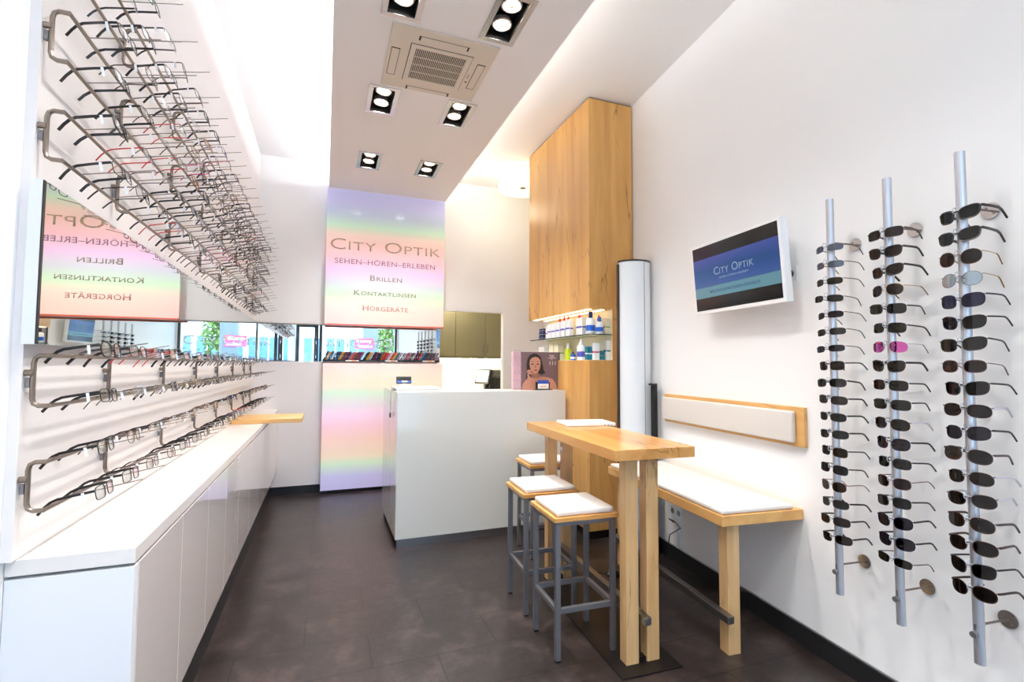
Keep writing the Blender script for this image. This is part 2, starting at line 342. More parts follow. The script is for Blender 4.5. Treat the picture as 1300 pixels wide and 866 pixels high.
OPT = [
 ('black rectangular full-rim', dict(type='full', w=0.0535, h=0.0384, p=4, r=.0014, rim=BLACK, temple=BLACK, lens=CLEAR, tz=.0034)),
 ('slim gunmetal half-rim', dict(type='half', w=0.0535, h=0.0360, p=3.4, r=.0012, rim=C('gunmetal',(70,68,70),.3,.9), temple=BLACK, lens=CLEAR, tz=.0024)),
 ('rimless silver-bridged', dict(type='rimless', w=0.0524, h=0.0372, p=3, r=.0011, rim=C('silver_wire',(190,190,188),.25,1), temple=C('graphite',(42,42,46),.35,.5), lens=CLEAR, tz=.0012)),
 ('brown oval metal', dict(type='full', w=0.0503, h=0.0409, p=2.3, r=.0012, rim=C('bronze_metal',(110,78,56),.3,.9), temple=C('dark_brown',(48,30,24),.35), lens=CLEAR, tz=.0015)),
 ('chunky black oval', dict(type='full', w=0.0514, h=0.0446, p=2.5, r=.0021, rim=BLACK, temple=BLACK, lens=CLEAR, tz=.0038)),
 ('red-templed half-rim', dict(type='half', w=0.0535, h=0.0360, p=3.2, r=.0012, rim=C('gunmetal',(70,68,70)), temple=C('red_plastic',(196,30,28),.3), lens=CLEAR, tz=.0016)),
 ('magenta-templed slim', dict(type='full', w=0.0524, h=0.0372, p=3.4, r=.0010, rim=C('plum_metal',(92,26,66),.3,.4), temple=C('magenta_plastic',(206,20,128),.3), lens=CLEAR, tz=.0017)),
 ('navy blue rectangular', dict(type='full', w=0.0535, h=0.0384, p=3.8, r=.0013, rim=C('navy_plastic',(22,36,92),.3), temple=C('navy_plastic',(22,36,92)), lens=CLEAR, tz=.0020)),
 ('amber tortoiseshell', dict(type='full', w=0.0524, h=0.0409, p=2.8, r=.0015, rim=C('amber_shell',(150,92,34),.3), temple=C('shell_brown',(96,58,28),.3), lens=CLEAR, tz=.0020)),
 ('thin dark metal', dict(type='full', w=0.0535, h=0.0384, p=3.4, r=.0011, rim=C('black_metal',(32,32,34),.35,.6), temple=C('black_metal',(32,32,34)), lens=CLEAR, tz=.0013, tip=BLACK)),
]
TAGM = P('white_tag', (244,246,250), .5)
def proto(st):
    fr, ln, tp, hp = specs(st)
    T = G().box((-.0022,-.0003,-.026),(.0022,.0003,.003), TAGM); T.v = [(x-hp[0]+.001, y+hp[1]+.03, z+hp[2]) for x, y, z in T.v]
    T2 = G().box((-.0004,-.0036,-.024),(.0004,.0036,.002), TAGM); T2.v = [(x-hp[0]-.002, y+hp[1]+.026, z+hp[2]) for x, y, z in T2.v]
    return dict(frame=fr.mesh('frame'), lens=[q.mesh('lens') for q in ln], temple=[q.mesh('temple') for q in tp], tag=T2.mesh('price_tag'), one=merged([fr]+ln+tp+[T2]).mesh('eyeglasses'))
OPROTO = [proto(st) for _, st in OPT]
def put_specs(name, pr, label, cat, loc, rot, group, whole):
    if whole: return tag(link(name, pr['one'], None, loc, rot), label, cat, group)
    e = tag(link(name, None, None, loc, rot), label, cat, group)
    link('frame', pr['frame'], e)
    for q in pr['lens']: link('lens', q, e)
    for q in pr['temple']: link('temple', q, e)
    if 'tag' in pr: link('price_tag', pr['tag'], e)
    return e
# ---- rails of spectacles on the left wall
RX, TX = -.695, -.733
BRY = [1.70, 2.2, 2.85, 3.5, 4.14, 4.785, 5.43, 5.88]
PEGY = [1.816+.222*i for i in range(20)]
RACKS = [(2.76,2.62,'topmost twin rail above the mirror'),(2.486,2.345,'middle twin rail above the mirror'),(2.20,2.0625,'lowest twin rail above the mirror'),(1.52,1.385,'upper twin rail below the mirror'),(1.235,1.106,'lower twin rail just above the sideboard')]
RAILW = {0:['top rail above mirror','second rail above mirror'],1:['third rail above mirror','fourth rail above mirror'],2:['fifth rail above mirror','lowest rail above mirror'],
         3:['first rail below mirror','second rail below mirror'],4:['third rail below mirror','lowest rail over sideboard']}
pegm = G().tube([(0,0,.004),(.185,0,.043)], .0016, NICK, 6).mesh('peg')
weights = [27,18,7,7,12,3,2,4,4,14]
for ri, (za, zb, rn) in enumerate(RACKS):
    rk = thing('glasses_rail', 'metal glasses display rail on the left wall, '+rn, 'display rail', (RX,1.70,zb), 0, 'glasses rails on the left wall')
    dz = za-zb
    for b in BRY:
        y = b-1.70; xo = TX-RX; g = G()
        g.tube([(0,y,dz),(xo*.62,y,dz),(xo*.9,y,dz-.006),(xo,y,dz-.02),(xo,y,.02),(xo*.9,y,.006),(xo*.62,y,0),(0,y,0)], .0062, NICK, 8)
        bk = obj('bracket', g, rk)
        kn = G()
        kn.tube([(xo-.0165,y-.004,dz*.66),(xo+.002,y-.004,dz*.66)], .0085, NICK, 12); kn.box((xo-.014,y-.006,dz*.36),(xo-.005,y+.004,dz*.56), STEELD)
        obj('wall_fixing', kn, bk)
    for wi, z in enumerate((za, zb)):
        rl = obj('rail', G().tube([(0,-.004,z-zb),(0,4.45,z-zb)], .0055, NICK, 8), rk)
        for k, y in enumerate(PEGY): link('peg', pegm, rl, (0,y-1.70,z-zb))
        for k, y in enumerate(PEGY):
            si = random.choices(range(10), weights)[0]
            if ri == 1 and k in (3,): si = 5
            if ri == 2 and wi == 0 and k in (8,9): si = 6
            tilt = radians(-11+random.uniform(-2.5,2.5)); yaw = pi/2+radians(random.uniform(-5,5))
            lab = '%s glasses on %s, %s peg from near end' % (OPT[si][0], RAILW[ri][wi], ORD[k+1])
            put_specs('eyeglasses', OPROTO[si], lab, 'eyeglasses', (RX+.098+random.uniform(-.006,.006),y+random.uniform(-.006,.006),z+.0255), (tilt,radians(random.uniform(-2,2)),yaw), 'eyeglasses on the left wall rails', y > 3.35)

# ================================================================ BACK WALL
YP = 6.165
sp = thing('shop_sign', 'tall iridescent pastel sign panel with shop lettering hung above the mirror strip', 'sign', (.695,YP,1.98))
def SP(x, z): return (x-.695, z-1.98)
obj('panel', G().box((-.71,0,.004),(.71,.04,DROP-.002-1.98), PANU), sp, .002)
bpy.data.objects['panel'].data.transform(Matrix.Translation((0,0,1.98))); bpy.data.objects['panel'].location.z = -1.98
obj('edge_strip', G().box((-.705,.002,-.012),(.705,.038,.0035), REDGE), sp)['label'] = 'red acrylic bottom edge'
for body, x0, x1, z0, z1, mt, bo in (('City Optik',.033,1.347,2.879,3.012,SIGNB,-.004),('sehen–hören–erleben'.upper(),.085,1.286,2.712,2.775,SIGNM,.008),('Brillen',.493,.874,2.522,2.587,SIGNG,.008),('Kontaktlinsen',.31,1.048,2.34,2.40,SIGNG,.008),('Hörgeräte',.413,.955,2.155,2.222,SIGNP,.008)):
    a, b = SP((x0+x1)/2, (z0+z1)/2)
    link('lettering', text_mesh(body, x1-x0, z1-z0, mt, .002, bold=bo), sp, (a,-.0002,b))
lp = obj('pastel_sign', G().box((-.71,0,0),(.71,.05,1.475), PANL), None, .002, (.692,YP+.005,0)); lp.data.transform(Matrix.Translation((0,0,.04)))
tag(lp, 'iridescent pastel panel standing below the mirror strip behind the counter', 'panel')
tag(obj('panel_plinth', G().box((-.03,YP+.05,0),(1.40,BACK+.015,.099), BASEB)), 'black recessed plinth under the lower iridescent panel', 'plinth')
# trays of colourful frames on the ledge
FC = [(120,30,60),(40,40,44),(200,200,205),(150,60,90),(30,60,110),(210,40,40),(226,170,40),(60,130,150),(240,240,242),(30,30,60),(110,70,50),(190,120,140),(20,20,22),(90,140,90),(60,40,90),(200,90,40)]
def folded(i):
    mt = P('frame_colour_%d' % i, FC[i], .3); st = dict(type='full', w=.05, h=.03, p=3.2, r=.0034, rim=mt, temple=mt, lens=CLEAR, tz=.002)
    fr, ln, tp, hp = specs(st)
    for z, y in ((.004,.012),(-.003,.018)): fr.tube([(-.066,y,z),(.066,y,z)], .0034, mt, 6, r2=.005, up=(0,0,1))
    for sd in (-1,1): fr.tube([(sd*.066,.002,0),(sd*.066,.018,0)], .0016, mt, 6)
    return merged([fr]+ln).mesh('spectacle_frame')
FOLD = [folded(i) for i in range(len(FC))]
tr_names = ['left','middle','right']
for ti, (x0, x1) in enumerate(((-.03,.435),(.44,.895),(.90,1.355))):
    t = thing('frame_tray', 'shallow black tray of colourful frames on the ledge, %s of three' % tr_names[ti], 'tray', ((x0+x1)/2,6.28,1.5355), 0, 'black trays on the back ledge'); hw = (x1-x0)/2-.002
    obj('body', G().box((-hw,-.07,0),(hw,.085,.006), BLACK).box((-hw,-.07,.006),(hw,-.064,.024), BLACK).box((-hw,.079,.006),(hw,.085,.03), BLACK).box((-hw,-.064,.006),(-hw+.006,.079,.024), BLACK).box((hw-.006,-.064,.006),(hw,.079,.024), BLACK), t)
    obj('label_strip', G().box((hw-.2,-.0712,.007),(hw-.05,-.0702,.02), PLW).box((hw-.13,-.0718,.009),(hw-.08,-.0713,.018), P('orange_print',(230,140,40),.5)), t)
    n = 15
    for k in range(n):
        x = x0+.03+(x1-x0-.06)*k/(n-1); ci = random.randrange(len(FC)); 
        rx = Euler((0,0,0)).to_matrix()
        M = Matrix.Rotation(radians(random.uniform(24,34)), 3, 'Y') @ Matrix(((0,0,1),(0,1,0),(-1,0,0))) @ Matrix.Rotation(pi/2+.12, 3, 'X')
        e = M.to_euler()
        o = link('spectacle_frame', FOLD[ci], None, (x,6.285,1.5355+.069), e)
        cname = ['burgundy','black','silver','rose','blue','red','yellow','teal','white','midnight','brown','pink','jet black','green','violet','orange'][ci]
        tag(o, '%s folded frame in %s back ledge tray, %s from its left' % (cname, tr_names[ti], ORD[k+1]), 'eyeglasses', 'folded frames on the back ledge')

# ================================================================ COUNTER
ct = thing('service_counter', 'pale glossy reception counter with steel plinth in front of the back panels', 'counter', (1.36,4.68,0))
def K(x, y, z): return (x-1.36, y-4.68, z)
obj('front_panel', G().box(K(.57,4.18,.065),K(2.13,4.21,1.27), GREYL), ct, .002)
obj('side_panel', G().box(K(.57,4.212,.065),K(.6,5.18,1.27), GREYL), ct, .002)
obj('top_ledge', G().box(K(.602,4.212,1.235),K(2.13,4.62,1.268), LACT), ct, .002)
obj('desk_top', G().box(K(.602,4.62,.72),K(2.0,5.17,.76), LACT), ct, .002)
obj('plinth', G().box(K(.585,4.192,0),K(2.13,4.205,.062), STEEL), ct)
obj('side_plinth', G().box(K(.59,4.208,0),K(.6,5.15,.062), BLACKM), ct)
# things on the counter
cs = thing('document_tray', 'flat white tray at the left end of the counter top', 'tray', (.76,4.42,1.2705))
obj('base', G().box((-.19,-.14,0),(.19,.14,.012), PLW).box((-.18,-.13,.012),(.18,.13,.02), PLG).box((-.19,-.14,.02),(.19,.14,.036), PLW), cs, .002)
pt = thing('card_terminal', 'small black and blue card terminal on the white counter tray', 'card terminal', (.655,4.40,1.3068))
obj('stand', G().box((-.05,-.035,0),(.05,.035,.014), PLW).box((-.018,-.015,.014),(.018,.02,.03), PLW), pt, .002)
M = Matrix.Translation((0,0,.03)) @ Matrix.Rotation(radians(-18), 4, 'X')
obj('body', G().box((-.065,-.012,0),(.065,.012,.062), BLACK, M), pt, .003)
obj('screen', G().box((-.058,-.0135,.006),(.058,-.0125,.022), P('blue_display',(40,90,190),.3,emit=(60,110,220),es=.5), M).box((-.02,-.0138,.01),(.03,-.0136,.022), PLW, M), pt)
o = obj('power_cable', G().tube([(.562,4.40,1.303),(.556,4.42,1.297),(.552,4.44,1.27),(.548,4.46,1.20),(.556,4.48,1.16),(.552,4.5,1.12),(.556,4.51,1.075)], .0032, P('white_cord_rubber',(222,216,206),.5), 8).box((.548,4.502,1.035),(.562,4.518,1.075), P('grey_plug',(96,92,88),.5)))
tag(o, 'thin white cord with a small plug hanging over the counter side', 'cord')
# advertising standee with a portrait
ad = thing('advertising_standee', 'mauve advertising standee with a portrait photograph standing on the counter', 'standee', (1.94,4.42,1.2685))
MAUV = P('mauve_card', (118,94,98), .4); 
obj('card', G().box((-.165,0,0),(.245,.05,.366), MAUV), ad, .002)
obj('side_edge', G().box((.236,-.003,0),(.248,.053,.367), P('dark_mauve',(74,60,66),.4)), ad)
g = G(); LM = P('pale_mauve_card', (206,172,176), .4)
g.box((-.248,-.004,0),(-.168,.05,.366), LM)
for i in range(5): g.tube([(-.251,-.006,.02+i*.074),(-.165,-.006,.02+i*.074)], .004, P('mauve_ring',(188,160,182),.3), 8)
for i in range(5):
    for xx in (-.228,-.188): g.tube([(xx+.017*cos(t*pi/6),-.0055,.057+i*.074+.026*sin(t*pi/6)) for t in range(12)], .0016, P('mauve_ring',(188,160,182)), 5, True)
obj('ring_column', g, ad)['label'] = 'pale column of stacked rings'
def flat(poly, m, y): return G().prism(poly, y-.0012, y, m)
def ell(cx, cz, a, b, n=24, t0=0): return [(cx+a*cos(2*pi*i/n)*cos(t0)-b*sin(2*pi*i/n)*sin(t0), cz+a*cos(2*pi*i/n)*sin(t0)+b*sin(2*pi*i/n)*cos(t0)) for i in range(n)]
SKIN = P('printed_skin', (196,140,116), .5); SKS = P('printed_skin_deep', (160,104,84), .5); HAIR = P('printed_hair', (34,24,24), .5); LIP = P('printed_lips', (150,70,70), .5)
pr = obj('portrait_print', flat([(-.155,.001),(-.15,.05),(-.12,.09),(-.07,.115),(-.02,.125),(.06,.125),(.12,.118),(.17,.10),(.2,.06),(.225,.001)], SKIN, -.0002), ad)
obj('hair', flat([(-.12,.11),(-.105,.17),(-.11,.24),(-.1,.3),(-.075,.335),(-.035,.352),(.005,.345),(.04,.315),(.058,.26),(.07,.19),(.09,.16),(.05,.145),(.02,.155),(-.06,.15),(-.075,.12)], HAIR, -.0016), pr)
obj('neck', flat([(-.05,.11),(-.045,.16),(.015,.16),(.03,.115)], SKS, -.003), pr)
obj('face', flat([(-.08,.25),(-.075,.215),(-.058,.178),(-.032,.155),(-.012,.153),(.01,.168),(.03,.205),(.037,.25),(.034,.285),(.015,.31),(-.02,.318),(-.055,.308),(-.075,.285)], SKIN, -.0044), pr)
g = G()
for ex in (-.05,.008): g.prism(ell(ex,.246,.015,.0055), -.0072, -.006, HAIR); g.prism([(ex-.02,.266),(ex,.273),(ex+.02,.267),(ex,.277)], -.0072, -.006, HAIR)
g.prism([(-.027,.215),(-.02,.245),(-.016,.245),(-.009,.215),(-.018,.208)], -.0072, -.006, SKS); g.prism([(-.04,.188),(-.025,.195),(-.017,.192),(-.008,.195),(.006,.188),(-.017,.178)], -.0072, -.006, LIP)
obj('facial_features', g, pr)
g = G(); g.prism([(-.125,.001),(-.1,.09),(-.105,.15),(-.09,.152),(-.07,.11),(-.06,.001)], -.0086, -.0072, SKIN)
for i, (xx, zz, an) in enumerate(((-.098,.165,1.9),(-.09,.172,1.75),(-.08,.174,1.6),(-.07,.17,1.45))): g.prism(ell(xx,zz,.024,.0065,14,an), -.0086, -.0072, SKIN)
g.prism(ell(-.06,.155,.02,.007,14,.6), -.0086, -.0072, SKIN)
obj('hand', g, pr)
g = G(); PW = P('printed_white', (228,214,214), .5)
for i, ww in enumerate((.07,.05,.085,.02)):
    for q in range(int(ww/.012)): g.box((.165-ww/2+q*.012,-.0022,.33-i*.013),(.165-ww/2+q*.012+.008,-.0012,.337-i*.013), PW)
for i in range(3): g.box((.135+i*.03,-.0022,.24),(.142+i*.03,-.0012,.262), PW); g.prism(ell(.1385+i*.03,.27,.005,.005,10), -.0022, -.0012, PW)
obj('small_print', g, ad)
bx = thing('display_stand', 'small black stand with a blue and white card before the portrait', 'display stand', (1.975,4.345,1.2685))
obj('base', G().box((-.085,-.03,0),(.085,.03,.006), BLACK).box((-.075,.0,.006),(.07,.02,.075), BLACK), bx, .002)
obj('card', G().box((-.058,-.004,.01),(.055,-.001,.058), PLW).box((-.058,-.004,.0585),(.055,-.001,.092), P('blue_card',(44,84,190),.4)).box((-.035,-.0046,.03),(.03,-.0041,.036), P('orange_print',(230,140,40))), bx)

# ================================================================ WOOD COLUMN WITH NICHE
cw = thing('wood_column', 'tall beech clad column unit with a lit product niche', 'cabinet', (2.4,4.48,0))
def cprism(x0, y0, y1, z0, z1, m):       # right side follows the wall
    g = G(); p = [(x0,y0),(wr(y0)-.012,y0),(wr(y1)-.012,y1),(x0,y1)]
    g.add([(x-2.4,y-4.48,z) for z in (z0,z1) for x,y in p],[(3,2,1,0),(4,5,6,7),(0,1,5,4),(1,2,6,5),(2,3,7,6),(3,0,4,7)], m); return g
obj('upper_cladding', cprism(2.17,3.8,5.175,2.012,CEIL-.018,COLW), cw, .0015)
obj('lower_cladding', cprism(2.17,3.8,5.175,.07,1.552,COLW), cw, .0015)
obj('back_cladding', cprism(2.41,3.8,5.175,1.5525,2.0115,COLW), cw, .0015)
obj('niche_lining', G().box((.005,-.676,1.5545),(.0085,.69,2.01), P('niche_back',(240,232,206),.4)).box((-.228,-.678,1.5525),(.009,.69,1.5545), P('niche_base',(242,236,222),.4)), cw)
obj('plinth', cprism(2.185,3.815,5.16,0,.07,PLATE), cw)
obj('shadow_gap', cprism(2.19,3.82,5.16,CEIL-.018,CEIL-.001,BLACKM), cw)
NL = emis('niche_light', (255,232,180), 3.6)
for xx in (-.19,-.06): obj('light_strip', G().box((xx-.02,-.62,2.004),(xx+.02,.62,2.011), NL), cw)['label'] = 'warm light strip'
o = obj('glass_shelf', G().box((2.18,3.806,1.778),(2.404,5.155,1.786), SHELFG).box((2.178,3.803,1.778),(2.18,5.155,1.786), SHEDGE).box((2.18,3.803,1.778),(2.404,3.806,1.786), SHEDGE))
tag(o, 'green edged glass shelf across the wooden niche', 'shelf')
def bottle(x, y, z, h, r, body, cap, capc, band, name, label, cone=False, tint=None):
    t = thing(name, label, 'bottle', (x,y,z), 0, 'care products in the niche')
    hb = h*.72
    obj('body', G().lathe([(r*.92,0),(r,.006),(r,hb*.86),(r*.8,hb*.96),(r*.42,hb)], body, 20), t)
    if cone: obj('cap', G().lathe([(r*.62,hb),(r*.62,hb+.006),(r*.1,h)], capc, 18), t)
    else: obj('cap', G().lathe([(r*.45,hb),(r*.45,h-.002),(r*.4,h)], capc, 18), t)
    obj('label_band', G().lathe([(r*1.01,hb*.2),(r*1.01,hb*.55)], band, 20), t)
    return t
def carton(x, y, z, w, d_, h, m, band, name, label, group='care products in the niche', rz=0):
    t = thing(name, label, 'box', (x,y,z), rz, group)
    obj('carton', G().box((-w/2,-d_/2,0),(w/2,d_/2,h), m), t, .001)
    obj('print', G().box((-w/2-.0006,-d_/2+.003,h*.42),(-w/2-.0001,d_/2-.003,h*.52), band).box((-w/2+.003,-d_/2-.0006,h*.42),(w/2-.003,-d_/2-.0001,h*.5), band), t)
    return t
WB = P('white_bottle', (238,238,240), .35); BLU = P('blue_print', (34,96,196), .35); NAVY = P('navy_box', (26,36,96), .4); REDC = P('red_cap', (222,34,26), .35); YEL = P('lime_liquid', (196,210,40), .3); CRM = P('cream_box', (236,228,200), .45); VIO = P('violet_print', (90,90,190), .4); TEAL = P('teal_print', (20,110,130), .4); PNKR = P('crimson_print', (206,40,80), .4); GRN = P('green_print', (130,170,80), .4)
ZS = 1.7865; ZN = 1.5553
for i in range(3):
    for j in range(2): carton(2.26+.003*i, 4.95+j*.062, ZS+i*.041, .05, .058, .04, NAVY, PLW, 'lens_box', 'navy lens box on the glass shelf, %s of the stack, %s column' % (['bottom','middle','top'][i], ['near','far'][j]), 'navy lens boxes')
carton(2.26,4.81,ZS,.05,.10,.13,WB,VIO,'product_box','slim white box beside the navy lens boxes on the glass shelf')
for i, (y, h) in enumerate(((4.66,.222),(4.56,.225),(4.47,.222))): bottle(2.31,y,ZS,h,.034,WB,1,REDC,VIO,'solution_bottle','white bottle with red conical cap, %s from the far end of the shelf' % ORD[i+1],True)
for i, (y, h) in enumerate(((4.70,.15),(4.6,.15),(4.5,.155),(4.39,.16),(4.28,.165))): carton(2.225,y,ZS,.045,.085,h,WB,VIO,'product_box','white and violet product box on the glass shelf, %s in its row' % ORD[i+1])
bottle(2.33,4.27,ZS,.224,.038,WB,1,REDC,VIO,'solution_bottle','white bottle with red conical cap behind the row of white boxes',True)
carton(2.25,4.08,ZS,.06,.12,.165,WB,VIO,'product_box','wide white box at the near end of the row on the shelf')
bottle(2.24,3.90,ZS,.205,.042,WB,1,NAVY,BLU,'solution_bottle','tall white bottle with navy cap at the shelf corner')
bottle(2.30,3.845,ZS,.155,.034,WB,1,BLU,BLU,'solution_bottle','shorter white bottle with blue cap at the shelf front')
bottle(2.345,3.93,ZS,.185,.03,WB,1,REDC,VIO,'solution_bottle','white bottle with red conical cap behind the two blue capped bottles',True)
for i in range(2): carton(2.375,3.85+i*.06,ZS,.05,.05,.14+.01*i,CRM,GRN,'product_box','cream product box at the right end of the glass shelf, %s one' % ['front','rear'][i])
for i in range(3):
    for j in range(2): carton(2.24,4.88+j*.075,ZN+i*.05,.06,.068,.048,PLW,CRM,'lens_box','small pale box under the glass shelf, %s of the stack, %s column' % (['bottom','middle','top'][i], ['near','far'][j]),'pale lens boxes')
for i, y in enumerate((4.72,4.60)): carton(2.27,y,ZN,.07,.09,.165,CRM,GRN,'product_box','cream box under the glass shelf, %s the lime bottle' % ['far from','next to'][i])
bottle(2.25,4.36,ZN,.165,.032,YEL,1,PLW,YEL,'solution_bottle','lime yellow bottle with white cap under the glass shelf')
bottle(2.215,4.19,ZN,.08,.024,BLU,1,NAVY,PLW,'drops_bottle','small blue bottle at the niche edge')
bottle(2.235,4.06,ZN,.20,.042,WB,1,WB,VIO,'solution_bottle','large white bottle with white conical cap under the glass shelf',True)
carton(2.22,3.90,ZN,.05,.05,.12,TEAL,PLW,'product_box','teal box at the niche corner')
carton(2.27,3.86,ZN,.055,.04,.15,PLW,PNKR,'product_box','white box with crimson print at the niche front')
carton(2.325,3.85,ZN,.04,.035,.08,TEAL,GRN,'product_box','small teal box at the niche front')
carton(2.33,3.93,ZN,.06,.06,.17,CRM,GRN,'product_box','cream box with green print at the back of the niche')
carton(2.38,3.85,ZN,.045,.05,.175,PLW,TEAL,'product_box','tall white box at the right end of the niche floor')

# ================================================================ KITCHEN
OLIV = P('olive_door', (134,124,90), .5)
kc = thing('wall_cabinet', 'olive kitchen wall cabinet seen through the passage', 'cabinet', (1.776,7.18,1.6))
obj('carcass', G().box((-.9,-.16,0),(1.05,.19,.78), OLIV), kc)
for i in range(4):
    x0 = -.915+i*.4575; dr = obj('door', G().box((x0+.002,-.18,.035),(x0+.4555,-.162,.78), OLIV), kc, .001)
    if i != 0:
        hx = x0+(.42 if i % 2 == 0 else .04); obj('handle', G().tube([(hx,-.18,.09),(hx,-.2,.095),(hx,-.2,.205),(hx,-.18,.21)], .005, STEELD, 6), dr)
ul = obj('light_strip', G().box((.9,7.1,1.59),(2.7,7.16,1.5985), emis('under_cabinet_light', (255,246,214), 45))); tag(ul, 'warm light strip under the olive kitchen cabinet', 'light')
kt = thing('kitchen_unit', 'white kitchen base unit with worktop behind the passage', 'cabinet', (1.7,7.06,0))
obj('worktop', G().box((-1.2,-.31,.9),(1.16,.31,.94), LACT), kt, .002); obj('front', G().box((-1.2,-.28,.1),(1.16,.3,.899), LACE), kt); obj('plinth', G().box((-1.2,-.24,0),(1.16,.29,.0995), BASEB), kt)
mo = thing('touch_screen', 'small tilted touch screen on a stand in the kitchen passage', 'monitor', (2.17,6.92,.9405))
obj('stand', G().box((-.06,-.06,0),(.1,.08,.015), BLACK).tube([(.06,.02,.01),(.075,.03,.2),(.045,.01,.33)], .022, BLACK, 8), mo)
M = Matrix.Translation((0,-.02,.39)) @ Matrix.Rotation(radians(-62), 4, 'Z') @ Matrix.Rotation(radians(-16), 4, 'X')
obj('housing', G().box((-.14,-.015,-.1),(.14,.03,.115), BLACK, M), mo, .004); obj('screen', G().box((-.115,-.0165,-.075),(.115,-.0155,.095), P('white_display',(250,250,240),.3,emit=(255,252,236),es=1.0), M), mo)
cm = thing('coffee_machine', 'black and grey countertop machine beside the touch screen', 'machine', (2.40,6.98,.9405))
obj('body', G().box((-.15,-.14,0),(.2,.16,.38), BLACK), cm, .012); obj('lid', G().box((-.15,-.142,.382),(.2,.162,.5), P('grey_lid',(96,92,84),.4)), cm, .03, seg=4)

# ================================================================ CEILING FITTINGS
LAMP = emis('lamp_glow', (255,246,230), 26); ring = P('lamp_ring', (224,206,194), .25, .6)
def downlight(x, y, row, cidx):
    side = ['left','right'][cidx]
    pos = {2:'farthest',1:'second farthest',0:'beside the air vent',3:'third nearest to the street',4:'second nearest to the street',5:'nearest to the street'}[row]
    e = thing('ceiling_spotlight', 'twin recessed spotlight, %s column of the dropped ceiling, %s' % (side, pos), 'ceiling light', (x,y,DROP), 0, 'twin recessed spotlights')
    W_, L_2 = .1175, .2175; FM = P('spot_frame', (196,194,194), .2, .9)
    obj('trim_frame', G().box((-W_,-L_2,-.005),(W_,-L_2+.034,-.0002), FM).box((-W_,L_2-.034,-.005),(W_,L_2,-.0002), FM).box((-W_,-L_2+.034,-.005),(-W_+.036,L_2-.034,-.0002), FM).box((W_-.036,-L_2+.034,-.005),(W_,L_2-.034,-.0002), FM), e, .001)
    a, b = .0855, .1855; bo = G()
    bo.box((-a,-b,.0),(-a+.004,b,.1), BLACKM).box((a-.004,-b,0),(a,b,.1), BLACKM).box((-a,-b,0),(a,-b+.004,.1), BLACKM).box((-a,b-.004,0),(a,b,.1), BLACKM).box((-a,-b,.1),(a,b,.104), BLACKM)
    obj('recess_box', bo, e)
    for sy in (-.088,.088):
        tilt = radians(-4 if cidx == 0 else 0)
        M = Matrix.Translation((0,sy,.03)) @ Matrix.Rotation(tilt*-1, 4, 'Y')
        lamp = obj('lamp', G().lathe([(.04,.045),(.058,.03),(.064,.0),(.054,-.004),(.047,.006)], ring, 28, M), e)
        obj('bulb', G().lathe([(.0465,.006),(.04,.003),(.025,.0),(.002,-.002)], LAMP, 24, M), lamp)
        obj('filament_cap', G().lathe([(.009,-.002),(.009,-.009),(.004,-.012)], P('amber_glass',(200,120,50),.3,emit=(226,140,60),es=.8), 10, M), lamp)
        ld = bpy.data.lights.new('spot_beam', 'SPOT'); ld.energy = SPOT_W; ld.color = (1,.985,.97); ld.spot_size = radians(120); ld.spot_blend = .9; ld.shadow_soft_size = .05
        lo = link('spot_beam', ld, lamp); lo.matrix_local = M @ Matrix.Translation((0,0,-.02))
SPOT_W = 49
for r_, (y0, y1) in enumerate(ROWS):
    for c_, (x0, x1) in enumerate(CX): downlight((x0+x1)/2, (y0+y1)/2, r_, c_)
ac = thing('ceiling_air_conditioner', 'square beige ceiling air conditioner cassette in the dropped ceiling', 'air conditioner', (.695,3.345,DROP))
BEI = P('beige_plastic', (214,200,182), .45); SL = P('dark_slot', (30,28,26), .6)
g = G().box((-.35,-.352,-.012),(.35,.352,-.0003), BEI); obj('panel', g, ac, .004)
obj('grille_frame', G().box((-.21,-.2,-.017),(.205,-.165,-.0122), BEI).box((-.21,.19,-.017),(.205,.225,-.0122), BEI).box((-.21,-.165,-.017),(-.175,.19,-.0122), BEI).box((.17,-.165,-.017),(.205,.19,-.0122), BEI), ac, .001)
g = G().box((-.175,-.165,-.0128),(.17,.19,-.0122), SL)
for i in range(28): x = -.169+i*.0123; g.box((x,-.163,-.0168),(x+.0045,.188,-.0128), BEI)
for y in (-.075,.012,.1): g.box((-.174,y,-.0165),(.169,y+.004,-.0128), BEI)
obj('grille', g, ac, smooth=False)
g = G()
for x0, y0, x1, y1 in ((-.215,-.205,-.209,.23),(.205,-.205,.209,.23),(-.215,-.207,.209,-.202),(-.215,.227,.209,.231)): g.box((x0,y0,-.0126),(x1,y1,-.0121), SL)
obj('joint_line', g, ac)
for (x0,y0,x1,y1) in ((-.175,-.292,.155,-.248),(-.172,.298,.155,.345),(-.33,-.122,-.272,.196),(.255,-.142,.313,.178)):
    vz = x1-x0 > y1-y0; lv = obj('louvre', G().box((x0,y0,-.0128),(x1,y1,-.0121), SL), ac)
    e1 = (.012,.003) if vz else (.004,.009)
    obj('flap', G().box((x0+e1[0],y0+e1[1],-.0155),(x1-e1[0],y1-e1[1],-.0129), BEI), lv, .001)
obj('small_badge', G().box((.226,.09,-.0128),(.24,.105,-.0121), SL).box((.228,.0,-.0126),(.234,.05,-.0121), P('grey_print',(120,112,104),.5)), ac)
